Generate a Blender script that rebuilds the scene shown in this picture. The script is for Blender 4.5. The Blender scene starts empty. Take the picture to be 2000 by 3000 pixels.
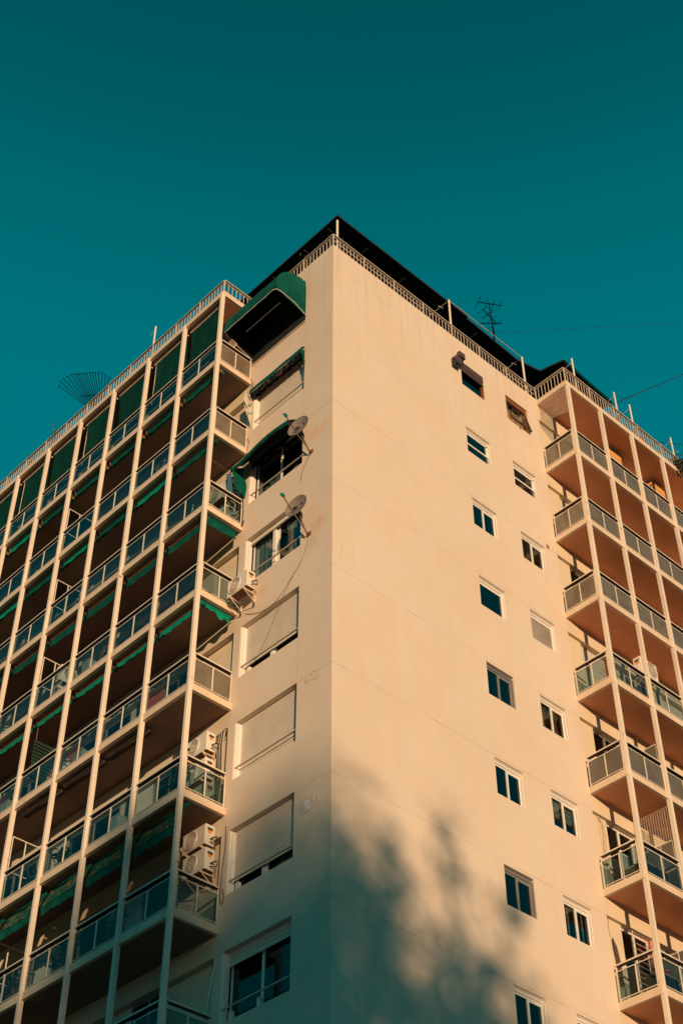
import bpy, math, random
from mathutils import Vector, Matrix
R = math.radians
SC = bpy.context.scene
# ------------------------------------------------------------------ camera
# building frame: the corner edge is the line x=0, y=0; the right facade runs along +x, the left one along +y
H = 2.8            # storey height
Z0 = 35.8          # height of the nominal roof slab underside; all z below are relative to it
CAMP = Vector((-17.291, -18.609, -34.199 + Z0))
yaw, pitch, roll = R(43.389), R(43.528), R(-0.129)
fw = Vector((math.cos(pitch) * math.sin(yaw), math.cos(pitch) * math.cos(yaw), math.sin(pitch)))
rt = Vector((math.cos(yaw), -math.sin(yaw), 0)); up = rt.cross(fw)
rt2 = rt * math.cos(roll) + up * math.sin(roll); up2 = -rt * math.sin(roll) + up * math.cos(roll)
cd = bpy.data.cameras.new('camera'); cam = bpy.data.objects.new('camera', cd); SC.collection.objects.link(cam)
cd.sensor_fit = 'VERTICAL'; cd.sensor_height = 36; cd.sensor_width = 24; cd.lens = 4354.66 / 3000 * 36
cd.clip_end = 5000
m = Matrix((rt2, up2, -fw)).transposed().to_4x4(); m.translation = CAMP; cam.matrix_world = m
SC.camera = cam
SC.view_settings.view_transform = 'Standard'; SC.view_settings.look = 'None'
SC.view_settings.gamma = 1; SC.view_settings.exposure = 0.0; SC.view_settings.use_curve_mapping = False
# ------------------------------------------------------------------ sky and sun
SKY_POW, SKY_TINT = .2, (.0, 1.50, 1.80)
SX, SY = 0.530, 0.848; ELEV = R(4.8)
w = bpy.data.worlds.new('World'); SC.world = w; w.use_nodes = True
nt = w.node_tree; nt.nodes.clear()
wo = nt.nodes.new('ShaderNodeOutputWorld'); bg = nt.nodes.new('ShaderNodeBackground')
sk = nt.nodes.new('ShaderNodeTexSky'); sk.sky_type = 'NISHITA'; sk.sun_disc = False
sk.sun_elevation = ELEV; sk.sun_rotation = math.atan2(-SX, -SY); sk.air_density = 1.0; sk.dust_density = 0.6; sk.ozone_density = 3.0
# evening sky of one teal hue, as the photograph was graded: the Nishita luminance carries the brightness
bw = nt.nodes.new('ShaderNodeRGBToBW'); pw = nt.nodes.new('ShaderNodeMath'); pw.operation = 'POWER'; pw.inputs[1].default_value = SKY_POW
sc_ = nt.nodes.new('ShaderNodeVectorMath'); sc_.operation = 'SCALE'; sc_.inputs[0].default_value = SKY_TINT
nt.links.new(sk.outputs[0], bw.inputs[0]); nt.links.new(bw.outputs[0], pw.inputs[0]); 
tc = nt.nodes.new('ShaderNodeTexCoord'); sx_ = nt.nodes.new('ShaderNodeSeparateXYZ'); nt.links.new(tc.outputs['Generated'], sx_.inputs[0])
mr = nt.nodes.new('ShaderNodeFloatCurve'); cv = mr.mapping.curves[0]
for i_, (px_, py_) in enumerate(((0, .56), (.45, .78), (.70, .88), (.80, .72), (.89, .44), (1, .36))):
    if i_ == 0: cv.points[0].location = (px_, py_)
    elif i_ == 5: cv.points[1 if len(cv.points) == 2 else -1].location = (px_, py_)
    else: cv.points.new(px_, py_)
mr.mapping.update(); nt.links.new(sx_.outputs[2], mr.inputs[1])
ml = nt.nodes.new('ShaderNodeMath'); ml.operation = 'MULTIPLY'; nt.links.new(pw.outputs[0], ml.inputs[0]); nt.links.new(mr.outputs[0], ml.inputs[1]); nt.links.new(ml.outputs[0], sc_.inputs['Scale'])
nt.links.new(sc_.outputs[0], bg.inputs[0]); nt.links.new(bg.outputs[0], wo.inputs[0])
bg.inputs[1].default_value = 0.15
sl = bpy.data.lights.new('sun', 'SUN'); so = bpy.data.objects.new('sun', sl); SC.collection.objects.link(so)
sl.energy = 4.4; sl.angle = R(0.55); sl.color = (1.0, 0.67, 0.40)
sd = Vector((SX * math.cos(ELEV), SY * math.cos(ELEV), -math.sin(ELEV)))
so.rotation_euler = sd.to_track_quat('-Z', 'Y').to_euler(); so.location = (-60, -90, 60)
rnd = random.Random(7)

# ------------------------------------------------------------------ materials
MAT = {}
def newmat(name):
    m = bpy.data.materials.new(name); m.use_nodes = True; MAT[name] = m
    n = m.node_tree; b = n.nodes['Principled BSDF']; return m, n, b
def node(n, t, **kw):
    x = n.nodes.new(t)
    for k, v in kw.items(): setattr(x, k, v)
    return x
def math_n(n, op, a, b=None, clamp=False):
    x = node(n, 'ShaderNodeMath', operation=op); x.use_clamp = clamp
    for i, v in enumerate((a, b)):
        if v is None: continue
        if isinstance(v, (int, float)): x.inputs[i].default_value = v
        else: n.links.new(v, x.inputs[i])
    return x.outputs[0]
def noise(n, vec, scale, detail=4, stretch=None, rough=.55):
    if stretch:
        mp = node(n, 'ShaderNodeMapping'); mp.inputs['Scale'].default_value = stretch; n.links.new(vec, mp.inputs[0]); vec = mp.outputs[0]
    t = node(n, 'ShaderNodeTexNoise'); t.inputs['Scale'].default_value = scale; t.inputs['Detail'].default_value = detail; t.inputs['Roughness'].default_value = rough
    n.links.new(vec, t.inputs['Vector']); return t.outputs[0]
def ramp(n, f, a, b):
    r = node(n, 'ShaderNodeMapRange'); r.inputs[1].default_value = a; r.inputs[2].default_value = b; n.links.new(f, r.inputs[0]); return r.outputs[0]
def mixc(n, f, c1, c2):
    x = node(n, 'ShaderNodeMix', data_type='RGBA')
    if isinstance(f, (int, float)): x.inputs[0].default_value = f
    else: n.links.new(f, x.inputs[0])
    for i, c in ((6, c1), (7, c2)):
        if isinstance(c, tuple): x.inputs[i].default_value = c + (1,)
        else: n.links.new(c, x.inputs[i])
    return x.outputs[2]
def painted(name, col, dirt=(.45, .3, .18), var=.10, rust=0.0, rough=.8, bump=.15, scale=1.0, streak=.5):
    m, n, b = newmat(name); g = node(n, 'ShaderNodeNewGeometry').outputs[0]
    n1 = noise(n, g, 1.3 * scale, 5); n2 = noise(n, g, 9 * scale, 6); ns = noise(n, g, 3 * scale, 5, (1.6, 1.6, .14))
    lo = tuple(c * (1 - var) for c in col)
    c = mixc(n, ramp(n, n1, .35, .65), lo, col)
    c = mixc(n, math_n(n, 'MULTIPLY', ramp(n, ns, .56, .8), streak), c, tuple(col[i] * .45 + dirt[i] * .55 for i in range(3)))
    c = mixc(n, math_n(n, 'MULTIPLY', ramp(n, n2, .58, .8), .25), c, lo)
    if rust:
        nr = noise(n, g, 5.5, 6, None, .7); nr2 = noise(n, g, 1.1, 2)
        f = math_n(n, 'MULTIPLY', ramp(n, nr, .60, .68), math_n(n, 'MULTIPLY', ramp(n, nr2, .45, .6), rust))
        c = mixc(n, f, c, (.42, .16, .05))
    n.links.new(c, b.inputs['Base Color']); b.inputs['Roughness'].default_value = rough
    if bump:
        bp = node(n, 'ShaderNodeBump'); bp.inputs['Strength'].default_value = bump; bp.inputs['Distance'].default_value = .01
        n.links.new(noise(n, g, 60, 4), bp.inputs['Height']); n.links.new(bp.outputs[0], b.inputs['Normal'])
    return m
def plain(name, col, rough=.6, metal=0, var=.12, scale=6):
    m, n, b = newmat(name); g = node(n, 'ShaderNodeNewGeometry').outputs[0]
    n.links.new(mixc(n, ramp(n, noise(n, g, scale, 4), .35, .65), tuple(c * (1 - var) for c in col), col), b.inputs['Base Color'])
    b.inputs['Roughness'].default_value = rough; b.inputs['Metallic'].default_value = metal
    return m
def wallmat():
    m, n, b = newmat('cream_plaster'); g = node(n, 'ShaderNodeNewGeometry').outputs[0]
    sp = node(n, 'ShaderNodeSeparateXYZ'); n.links.new(g, sp.inputs[0])
    base = (.73, .605, .49)
    n0 = noise(n, g, .35, 3); n1 = noise(n, g, 1.4, 5); ns = noise(n, g, 2.4, 6, (1.2, 1.2, .10)); n3 = noise(n, g, 14, 5)
    c = mixc(n, ramp(n, n0, .35, .65), (.70, .565, .44), base)
    nb = noise(n, g, .9, 6, (1, 1, .6), .7)
    c = mixc(n, math_n(n, 'MULTIPLY', ramp(n, nb, .52, .68), .35), c, (.72, .50, .33))
    c = mixc(n, math_n(n, 'MULTIPLY', ramp(n, n1, .5, .75), .3), c, (.75, .63, .53))
    c = mixc(n, math_n(n, 'MULTIPLY', ramp(n, ns, .5, .8), .22), c, (.68, .46, .30))
    # streaks are stronger under the parapet
    zt = ramp(n, sp.outputs[2], Z0 - 6, Z0 + .4)
    ns2 = noise(n, g, 5, 5, (1.3, 1.3, .07))
    c = mixc(n, math_n(n, 'MULTIPLY', math_n(n, 'MULTIPLY', ramp(n, ns2, .5, .75), zt), .34), c, (.52, .33, .20))
    c = mixc(n, math_n(n, 'MULTIPLY', ramp(n, n3, .55, .8), .18), c, (.56, .43, .32))
    # rust stains beside the two dishes and the wall air conditioner (left facade only)
    for (py, pz, rr) in ((.52, -6.72, .42), (.45, -9.95, .45), (.70, -10.6, .30), (2.38, -10.95, .22), (2.9, -.9, .0)):
        if not rr: continue
        dd = node(n, 'ShaderNodeVectorMath', operation='DISTANCE'); n.links.new(g, dd.inputs[0]); dd.inputs[1].default_value = (0, py, pz + Z0)
        fs = math_n(n, 'MULTIPLY', ramp(n, dd.outputs['Value'], rr, rr * .15), ramp(n, noise(n, g, 3.1, 5, (1, 1, .5)), .40, .62))
        c = mixc(n, math_n(n, 'MULTIPLY', fs, .55), c, (.66, .34, .15))
    # streaks running down from window corners on the right facade
    nw = noise(n, g, 7, 5, (1.2, 1.2, .05)); nw2 = noise(n, g, .8, 2)
    c = mixc(n, math_n(n, 'MULTIPLY', math_n(n, 'MULTIPLY', ramp(n, nw, .58, .70), ramp(n, nw2, .5, .62)), .30), c, (.60, .38, .22))
    # expansion joints: one horizontal joint per storey
    zz = math_n(n, 'ADD', sp.outputs[2], -(Z0 - .485) + 2.8 * 40)
    md = math_n(n, 'PINGPONG', zz, 1.4)
    ln = ramp(n, md, .013, .005)
    jn = math_n(n, 'MULTIPLY', ln, ramp(n, noise(n, g, 1.7, 3), .3, .7))
    c = mixc(n, math_n(n, 'MULTIPLY', jn, .55), c, (.26, .16, .10))
    # vertical joint on the left facade
    vy = math_n(n, 'ABSOLUTE', math_n(n, 'ADD', sp.outputs[1], -1.12)); lx = math_n(n, 'LESS_THAN', sp.outputs[0], .001)
    c = mixc(n, math_n(n, 'MULTIPLY', math_n(n, 'MULTIPLY', ramp(n, vy, .009, .003), lx), .4), c, (.4, .28, .2))
    n.links.new(c, b.inputs['Base Color']); b.inputs['Roughness'].default_value = .88; b.inputs['Specular IOR Level'].default_value = .25
    bp = node(n, 'ShaderNodeBump'); bp.inputs['Strength'].default_value = .25; bp.inputs['Distance'].default_value = .012
    hh = math_n(n, 'SUBTRACT', math_n(n, 'ADD', math_n(n, 'MULTIPLY', noise(n, g, 45, 5), .4), math_n(n, 'MULTIPLY', n1, .5)), jn)
    n.links.new(hh, bp.inputs['Height']); n.links.new(bp.outputs[0], b.inputs['Normal'])
wallmat()
painted('cream_paint', (.80, .68, .55), var=.08, rust=.8)
painted('edge_paint', (.78, .60, .43), var=.12, rust=.95, streak=.7)
painted('ceiling_brown_shade', (.27, .165, .12), dirt=(.2, .1, .06), var=.14, streak=0, scale=.8)  # left undersides: their shade is put into this darker brown
painted('ceiling_warm_bounce', (.76, .34, .19), dirt=(.2, .09, .05), var=.16, streak=0, scale=.8)  # right undersides: warm light bounced off the walls is put into the colour
painted('spandrel_plaster', (.74, .60, .42), var=.1, streak=.3)
painted('red_paint', (.50, .10, .06), dirt=(.3, .06, .04), streak=.3)
painted('ivory_paint', (.74, .66, .55), streak=.2)
plain('metal_rail', (.66, .52, .40), .45, 0, .2)
plain('rail_white', (.80, .69, .56), .5, 0, .15)
plain('white_frame', (.82, .76, .68), .35, 0, .05)
plain('grey_frame', (.32, .29, .27), .4, .3)
plain('brown_frame', (.22, .09, .04), .5)
plain('wood_frame', (.42, .17, .06), .5)
plain('black_metal', (.02, .022, .025), .5)
plain('dark_bronze', (.09, .05, .04), .5)
plain('galvanised', (.45, .42, .38), .35, .6)
plain('rusty_iron', (.30, .11, .04), .85, 0, .5, 12)
plain('shutter_white', (.74, .64, .53), .55, 0, .08, 3)
plain('curtain_white', (.72, .66, .58), .9)
plain('curtain_brown', (.70, .34, .14), .9, 0, .4)
plain('net_shadow_black', (.004, .010, .013), .95)  # roof net, also the black of the shadow sheets under the window awnings
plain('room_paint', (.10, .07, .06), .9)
plain('asphalt', (.05, .05, .052), .9)
plain('paving', (.15, .14, .12), .9)
plain('kerb_stone', (.34, .32, .29), .9)
plain('ac_casing', (.78, .70, .58), .45, 0, .08, 3)
plain('ac_dark', (.05, .045, .04), .6)
plain('ac_rust', (.26, .12, .06), .8, 0, .5, 18)
plain('orange_label', (.80, .28, .04), .6); plain('orange_box', (.72, .36, .10), .7)
plain('dish_grey', (.26, .205, .165), .6, 0, .25, 9)
plain('black_print', (.015, .015, .018), .6)
plain('pipe_black', (.018, .018, .02), .6); plain('aerial_black', (.004, .006, .008), .95); MAT['aerial_black'].node_tree.nodes['Principled BSDF'].inputs['Specular IOR Level'].default_value = .05
plain('pipe_cream', (.62, .50, .36), .7, 0, .3, 20)
plain('wire_brown', (.20, .11, .06), .7)
plain('green_plastic', (.0, .20, .13), .5)
plain('terracotta_pot', (.42, .14, .06), .8)
plain('blue_cloth', (.03, .12, .20), .9)
plain('teal_plastic', (.02, .18, .20), .4)
plain('bark', (.14, .09, .06), .9)
plain('dry_stem', (.34, .16, .07), .9)
def clothmat(name, col, lo, pat=None, trans=.25):
    m, n, b = newmat(name); g = node(n, 'ShaderNodeNewGeometry').outputs[0]
    c = mixc(n, ramp(n, noise(n, g, 5, 5), .35, .65), lo, col)
    if pat: c = mixc(n, ramp(n, noise(n, g, 9, 3, (1, 1, .6)), .52, .60), c, pat)
    n.links.new(c, b.inputs['Base Color']); b.inputs['Roughness'].default_value = .9; b.inputs['Specular IOR Level'].default_value = .12
    tr = node(n, 'ShaderNodeBsdfTranslucent'); n.links.new(c, tr.inputs[0]); ms = node(n, 'ShaderNodeMixShader'); ms.inputs[0].default_value = trans
    n.links.new(b.outputs[0], ms.inputs[1]); n.links.new(tr.outputs[0], ms.inputs[2]); n.links.new(ms.outputs[0], n.nodes['Material Output'].inputs[0])
    bp = node(n, 'ShaderNodeBump'); bp.inputs['Strength'].default_value = .4; bp.inputs['Distance'].default_value = .03
    n.links.new(noise(n, g, 4, 4, (1, 1, .35)), bp.inputs['Height']); n.links.new(bp.outputs[0], b.inputs['Normal'])
clothmat('green_canvas', (.003, .125, .092), (.002, .075, .058))
clothmat('dome_canvas', (.003, .105, .078), (.002, .065, .052), trans=.02)
clothmat('green_bright', (.004, .33, .22), (.003, .25, .17))
clothmat('green_sheet', (.001, .068, .050), (.001, .042, .034), trans=.3)
clothmat('green_floral', (.004, .13, .08), (.003, .08, .05), (.30, .14, .06))
clothmat('grey_canvas', (.11, .07, .05), (.05, .05, .05))
clothmat('leaf_print', (.74, .66, .52), (.70, .60, .46), (.0, .13, .07))
clothmat('dark_check', (.010, .018, .020), (.006, .012, .015), (.12, .065, .045))
def leafmat(name, col, lo):
    m, n, b = newmat(name); oi = node(n, 'ShaderNodeNewGeometry')
    c = mixc(n, ramp(n, noise(n, oi.outputs[0], 2.3, 3), .35, .65), lo, col); n.links.new(c, b.inputs['Base Color']); b.inputs['Roughness'].default_value = .6
leafmat('leaf_green', (.05, .11, .03), (.02, .06, .02)); leafmat('leaf_dark', (.02, .06, .025), (.01, .03, .02)); leafmat('leaf_rust', (.30, .10, .03), (.03, .07, .03)); leafmat('tree_leaf', (.06, .10, .03), (.03, .06, .02))
def glassmat(name, tint, refl=1.0, rough=.02, frost=None, ff=.5, gain=.45):
    m = bpy.data.materials.new(name); m.use_nodes = True; MAT[name] = m; n = m.node_tree; n.nodes.clear()
    o = node(n, 'ShaderNodeOutputMaterial'); t = node(n, 'ShaderNodeBsdfTransparent'); t.inputs[0].default_value = tint + (1,)
    g = node(n, 'ShaderNodeBsdfGlossy'); g.inputs['Roughness'].default_value = rough; g.inputs[0].default_value = (refl, refl, refl, 1)
    base = t.outputs[0]
    if frost:
        gp = node(n, 'ShaderNodeNewGeometry').outputs[0]
        d = node(n, 'ShaderNodeBsdfDiffuse'); tl = node(n, 'ShaderNodeBsdfTranslucent')
        c = mixc(n, ramp(n, noise(n, gp, 2.2, 5), .3, .7), tuple(x * .7 for x in frost), frost)
        n.links.new(c, d.inputs[0]); n.links.new(c, tl.inputs[0])
        a = node(n, 'ShaderNodeMixShader'); a.inputs[0].default_value = .45; n.links.new(d.outputs[0], a.inputs[1]); n.links.new(tl.outputs[0], a.inputs[2])
        q = node(n, 'ShaderNodeMixShader'); q.inputs[0].default_value = ff; n.links.new(t.outputs[0], q.inputs[1]); n.links.new(a.outputs[0], q.inputs[2]); base = q.outputs[0]
    lw_ = node(n, 'ShaderNodeLayerWeight'); lw_.inputs[0].default_value = .5
    fr = math_n(n, 'ADD', math_n(n, 'MULTIPLY', math_n(n, 'POWER', lw_.outputs[1], 4.0), gain), .02 + (gain - .45) * .12, True)
    ms = node(n, 'ShaderNodeMixShader'); n.links.new(fr, ms.inputs[0]); n.links.new(base, ms.inputs[1]); n.links.new(g.outputs[0], ms.inputs[2])
    n.links.new(ms.outputs[0], o.inputs[0])
glassmat('window_glass', (.54, .64, .66), gain=.62); glassmat('balcony_glass', (.62, .72, .73)); glassmat('smoked_glass', (.35, .45, .45), frost=(.40, .33, .26), ff=.72, rough=.2)
glassmat('milky_glass', (.5, .5, .5), frost=(.62, .55, .48), ff=.93, rough=.2); glassmat('dusty_glass', (.5, .6, .58), frost=(.55, .42, .31), ff=.55, rough=.15)

# ------------------------------------------------------------------ mesh helpers
class MB:
    def __init__(s): s.v = []; s.f = []; s.mi = []; s.m = 0
    def quad(s, *p):
        i = len(s.v); s.v += [Vector(q) for q in p]; s.f.append(tuple(range(i, i + len(p)))); s.mi.append(s.m)
    def box(s, a, b):
        x0, y0, z0 = (min(a[i], b[i]) for i in range(3)); x1, y1, z1 = (max(a[i], b[i]) for i in range(3))
        i = len(s.v); s.v += [Vector(q) for q in ((x0, y0, z0), (x1, y0, z0), (x1, y1, z0), (x0, y1, z0), (x0, y0, z1), (x1, y0, z1), (x1, y1, z1), (x0, y1, z1))]
        for f in ((3, 2, 1, 0), (4, 5, 6, 7), (0, 1, 5, 4), (1, 2, 6, 5), (2, 3, 7, 6), (3, 0, 4, 7)): s.f.append(tuple(i + k for k in f)); s.mi.append(s.m)
        return s
    def tube(s, pts, r, n=6, cap=True):
        pts = [Vector(p) for p in pts]; rs = r if isinstance(r, (list, tuple)) else [r] * len(pts); i0 = len(s.v)
        for k, p in enumerate(pts):
            d = (pts[min(k + 1, len(pts) - 1)] - pts[max(k - 1, 0)]).normalized()
            a = d.cross(Vector((0, 0, 1)) if abs(d.z) < .9 else Vector((1, 0, 0))).normalized(); b = d.cross(a)
            for j in range(n):
                t = 2 * math.pi * j / n; s.v.append(p + (a * math.cos(t) + b * math.sin(t)) * rs[k])
        for k in range(len(pts) - 1):
            for j in range(n):
                s.f.append((i0 + k * n + j, i0 + k * n + (j + 1) % n, i0 + (k + 1) * n + (j + 1) % n, i0 + (k + 1) * n + j)); s.mi.append(s.m)
        if cap:
            s.f.append(tuple(i0 + j for j in range(n))[::-1]); s.mi.append(s.m); e = i0 + (len(pts) - 1) * n; s.f.append(tuple(e + j for j in range(n))); s.mi.append(s.m)
        return s
    def grid(s, fn, nu, nv):
        i0 = len(s.v)
        for a in range(nu + 1):
            for b in range(nv + 1): s.v.append(Vector(fn(a / nu, b / nv)))
        for a in range(nu):
            for b in range(nv):
                q = i0 + a * (nv + 1) + b; s.f.append((q, q + 1, q + nv + 2, q + nv + 1)); s.mi.append(s.m)
        return s
    def disc(s, c, u, v, r0, r1, n=24):
        c, u, v = Vector(c), Vector(u), Vector(v); i0 = len(s.v)
        for j in range(n):
            t = 2 * math.pi * j / n; d = u * math.cos(t) + v * math.sin(t); s.v += [c + d * r0, c + d * r1]
        for j in range(n):
            k = (j + 1) % n; s.f.append((i0 + 2 * j, i0 + 2 * j + 1, i0 + 2 * k + 1, i0 + 2 * k)); s.mi.append(s.m)
        return s
def rootloc(p):
    l = Vector((0, 0, 0))
    while p is not None: l += p.location; p = p.parent
    return l
def build(name, mb, mats, parent=None, smooth=False, loc=None, bevel=0):
    me = bpy.data.meshes.new(name)
    off = rootloc(parent)
    if parent is None:
        off = Vector(loc) if loc is not None else Vector((0, 0, 0))
    lift = Vector((0, 0, Z0))
    me.from_pydata([tuple(v + lift - off) for v in mb.v], [], mb.f)
    for q in (mats if isinstance(mats, (list, tuple)) else [mats]): me.materials.append(MAT[q])
    if any(mb.mi):
        for p, i in zip(me.polygons, mb.mi): p.material_index = i
    if smooth:
        for p in me.polygons: p.use_smooth = True
    o = bpy.data.objects.new(name, me); SC.collection.objects.link(o)
    if parent is not None: o.parent = parent
    else: o.location = off
    if bevel:
        b = o.modifiers.new('bevel', 'BEVEL'); b.width = bevel; b.segments = 2; b.limit_method = 'ANGLE'
    return o
def tag(o, label=None, cat=None, group=None, kind=None):
    if label: o['label'] = label
    if cat: o['category'] = cat
    if group: o['group'] = group
    if kind: o['kind'] = kind
    return o
def thing(name, p, label, cat, group=None):
    o = bpy.data.objects.new(name, None); SC.collection.objects.link(o); o.location = (p[0], p[1], p[2] + Z0); o.empty_display_size = .2
    return tag(o, label, cat, group)
ORD = ['first', 'second', 'third', 'fourth', 'fifth', 'sixth', 'seventh', 'eighth', 'ninth', 'tenth', 'eleventh', 'twelfth']

# ------------------------------------------------------------------ the ground
G = -Z0
g = MB(); g.quad((-900, -900, G), (900, -900, G), (900, 900, G), (-900, 900, G)); tag(build('ground', g, 'asphalt'), kind='structure')
g = MB(); g.box((-4.5, -4.5, G + .002), (40, 40, G + .13)); tag(build('pavement', g, 'paving'), kind='structure')
g = MB()
g.box((-4.65, -4.65, G + .003), (40, -4.502, G + .14)); g.box((-4.65, -4.502, G + .003), (-4.502, 40, G + .14)); tag(build('kerb', g, 'kerb_stone'), kind='structure')
g = MB()
for i in range(-20, 20): g.quad((i * 6, -12.1, G + .004), (i * 6 + 3, -12.1, G + .004), (i * 6 + 3, -11.98, G + .004), (i * 6, -11.98, G + .004))
tag(build('road_marking', g, 'ivory_paint'), kind='structure')

# ------------------------------------------------------------------ the building
B = thing('apartment_building', (0, 0, G), 'cream corner apartment block with projecting glass balcony grids and a plain plaster corner', 'building')
WT = .43                                   # parapet top
XR, DR, YL, DL = 8.70, 1.19, 3.365, 1.225  # balcony blocks
SL, SR = 1.735, 1.565                      # bay widths
NL, NR = 9, 5                              # bays
YEND, XEND = YL + NL * SL + .1, 8.72 + NR * SR + .09
LW0, LW1 = 1.12, 3.20
KB = 12
def wall_grid(P, us, zs, isopen, depth, N):
    mb = MB()
    us, zs = sorted(set(us)), sorted(set(zs)); op = {}
    for i in range(len(us) - 1):
        for j in range(len(zs) - 1): op[i, j] = isopen((us[i] + us[i + 1]) / 2, (zs[j] + zs[j + 1]) / 2)
    for (i, j), o in op.items():
        u0, u1, z0, z1 = us[i], us[i + 1], zs[j], zs[j + 1]
        if not o: mb.quad(P(u0, 0, z0), P(u1, 0, z0), P(u1, 0, z1), P(u0, 0, z1))
        else:
            if not op.get((i - 1, j), False): mb.quad(P(u0, 0, z0), P(u0, 0, z1), P(u0, depth, z1), P(u0, depth, z0))
            if not op.get((i + 1, j), False): mb.quad(P(u1, 0, z0), P(u1, depth, z0), P(u1, depth, z1), P(u1, 0, z1))
            if not op.get((i, j - 1), False): mb.quad(P(u0, 0, z0), P(u0, depth, z0), P(u1, depth, z0), P(u1, 0, z0))
            if not op.get((i, j + 1), False): mb.quad(P(u0, 0, z1), P(u1, 0, z1), P(u1, depth, z1), P(u0, depth, z1))
    return mb
PR = lambda u, d, z: (u, d, z)
PL = lambda u, d, z: (d, u, z)
RW = [(5.165, 6.15), (7.14, 8.13)]
RHEAD, RSILL = -.55, -1.53
def hz(k): return RHEAD - H * k + (.05 if k == 0 else 0)
def rs(k): return RSILL - H * k
zs = [G, WT]; us = [0.0, XR]
for a, b in RW: us += [a, b]
for k in range(9): zs += [hz(k), rs(k)]
def op_r(u, z): return any(a < u < b for a, b in RW) and any(rs(k) < z < hz(k) for k in range(9))
build('right_wall', wall_grid(PR, us, zs, op_r, .13, 0), 'cream_plaster', B)
LH, LS = -.455, -1.985
zs = [G, WT]; us = [0.0, LW0, LW1, 3.40]
for k in range(9): zs += [LH - H * k, LS - H * k]
def op_l(u, z): return LW0 < u < LW1 and any(LS - H * k < z < LH - H * k for k in range(9))
build('left_wall', wall_grid(PL, us, zs, op_l, .155, 0), 'cream_plaster', B)
# recessed backs of the balconies: spandrel strip at each storey, opening below it
def spandrels(P, u0, u1, name):
    for k in range(0, KB + 1):
        mb = MB(); zt = WT if k == 0 else -H * k + .02
        zb = -.47 - H * k if k <= KB - 1 else G
        a, b = P(u0, 0, zb), P(u1, .155, zt); mb.box(a, b)
        build(name, mb, 'spandrel_plaster', B)
spandrels(PL, 3.402, YEND, 'balcony_lintel'); spandrels(PR, XR, XEND, 'balcony_lintel')
mb = MB(); mb.box((0.001, 3.40, G), (.155, 3.45, WT)); build('pilaster', mb, 'cream_paint', B)
# rooms behind: floors and inner walls
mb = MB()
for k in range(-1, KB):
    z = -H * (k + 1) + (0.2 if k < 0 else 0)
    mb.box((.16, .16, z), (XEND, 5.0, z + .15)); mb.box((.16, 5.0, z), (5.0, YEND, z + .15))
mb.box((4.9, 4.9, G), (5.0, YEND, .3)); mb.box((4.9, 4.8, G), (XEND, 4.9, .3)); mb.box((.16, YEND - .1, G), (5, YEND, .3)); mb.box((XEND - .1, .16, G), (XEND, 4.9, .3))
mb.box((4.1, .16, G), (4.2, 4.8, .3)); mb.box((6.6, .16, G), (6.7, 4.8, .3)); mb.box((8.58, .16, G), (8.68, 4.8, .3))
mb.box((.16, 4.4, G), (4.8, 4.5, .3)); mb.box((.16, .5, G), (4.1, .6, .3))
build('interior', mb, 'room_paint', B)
mb = MB(); mb.box((.05, .05, .16), (XEND - .05, 4.9, .40)); mb.box((.05, 4.9, .16), (4.9, YEND - .05, .40)); build('roof', mb, 'paving', B)
mb = MB(); mb.box((0.012, 0.012, WT - .02), (XR, .2, WT + .03)); mb.box((0.012, .2, WT - .02), (.2, YL, WT + .03)); build('parapet_cap', mb, 'cream_paint', B)

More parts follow.
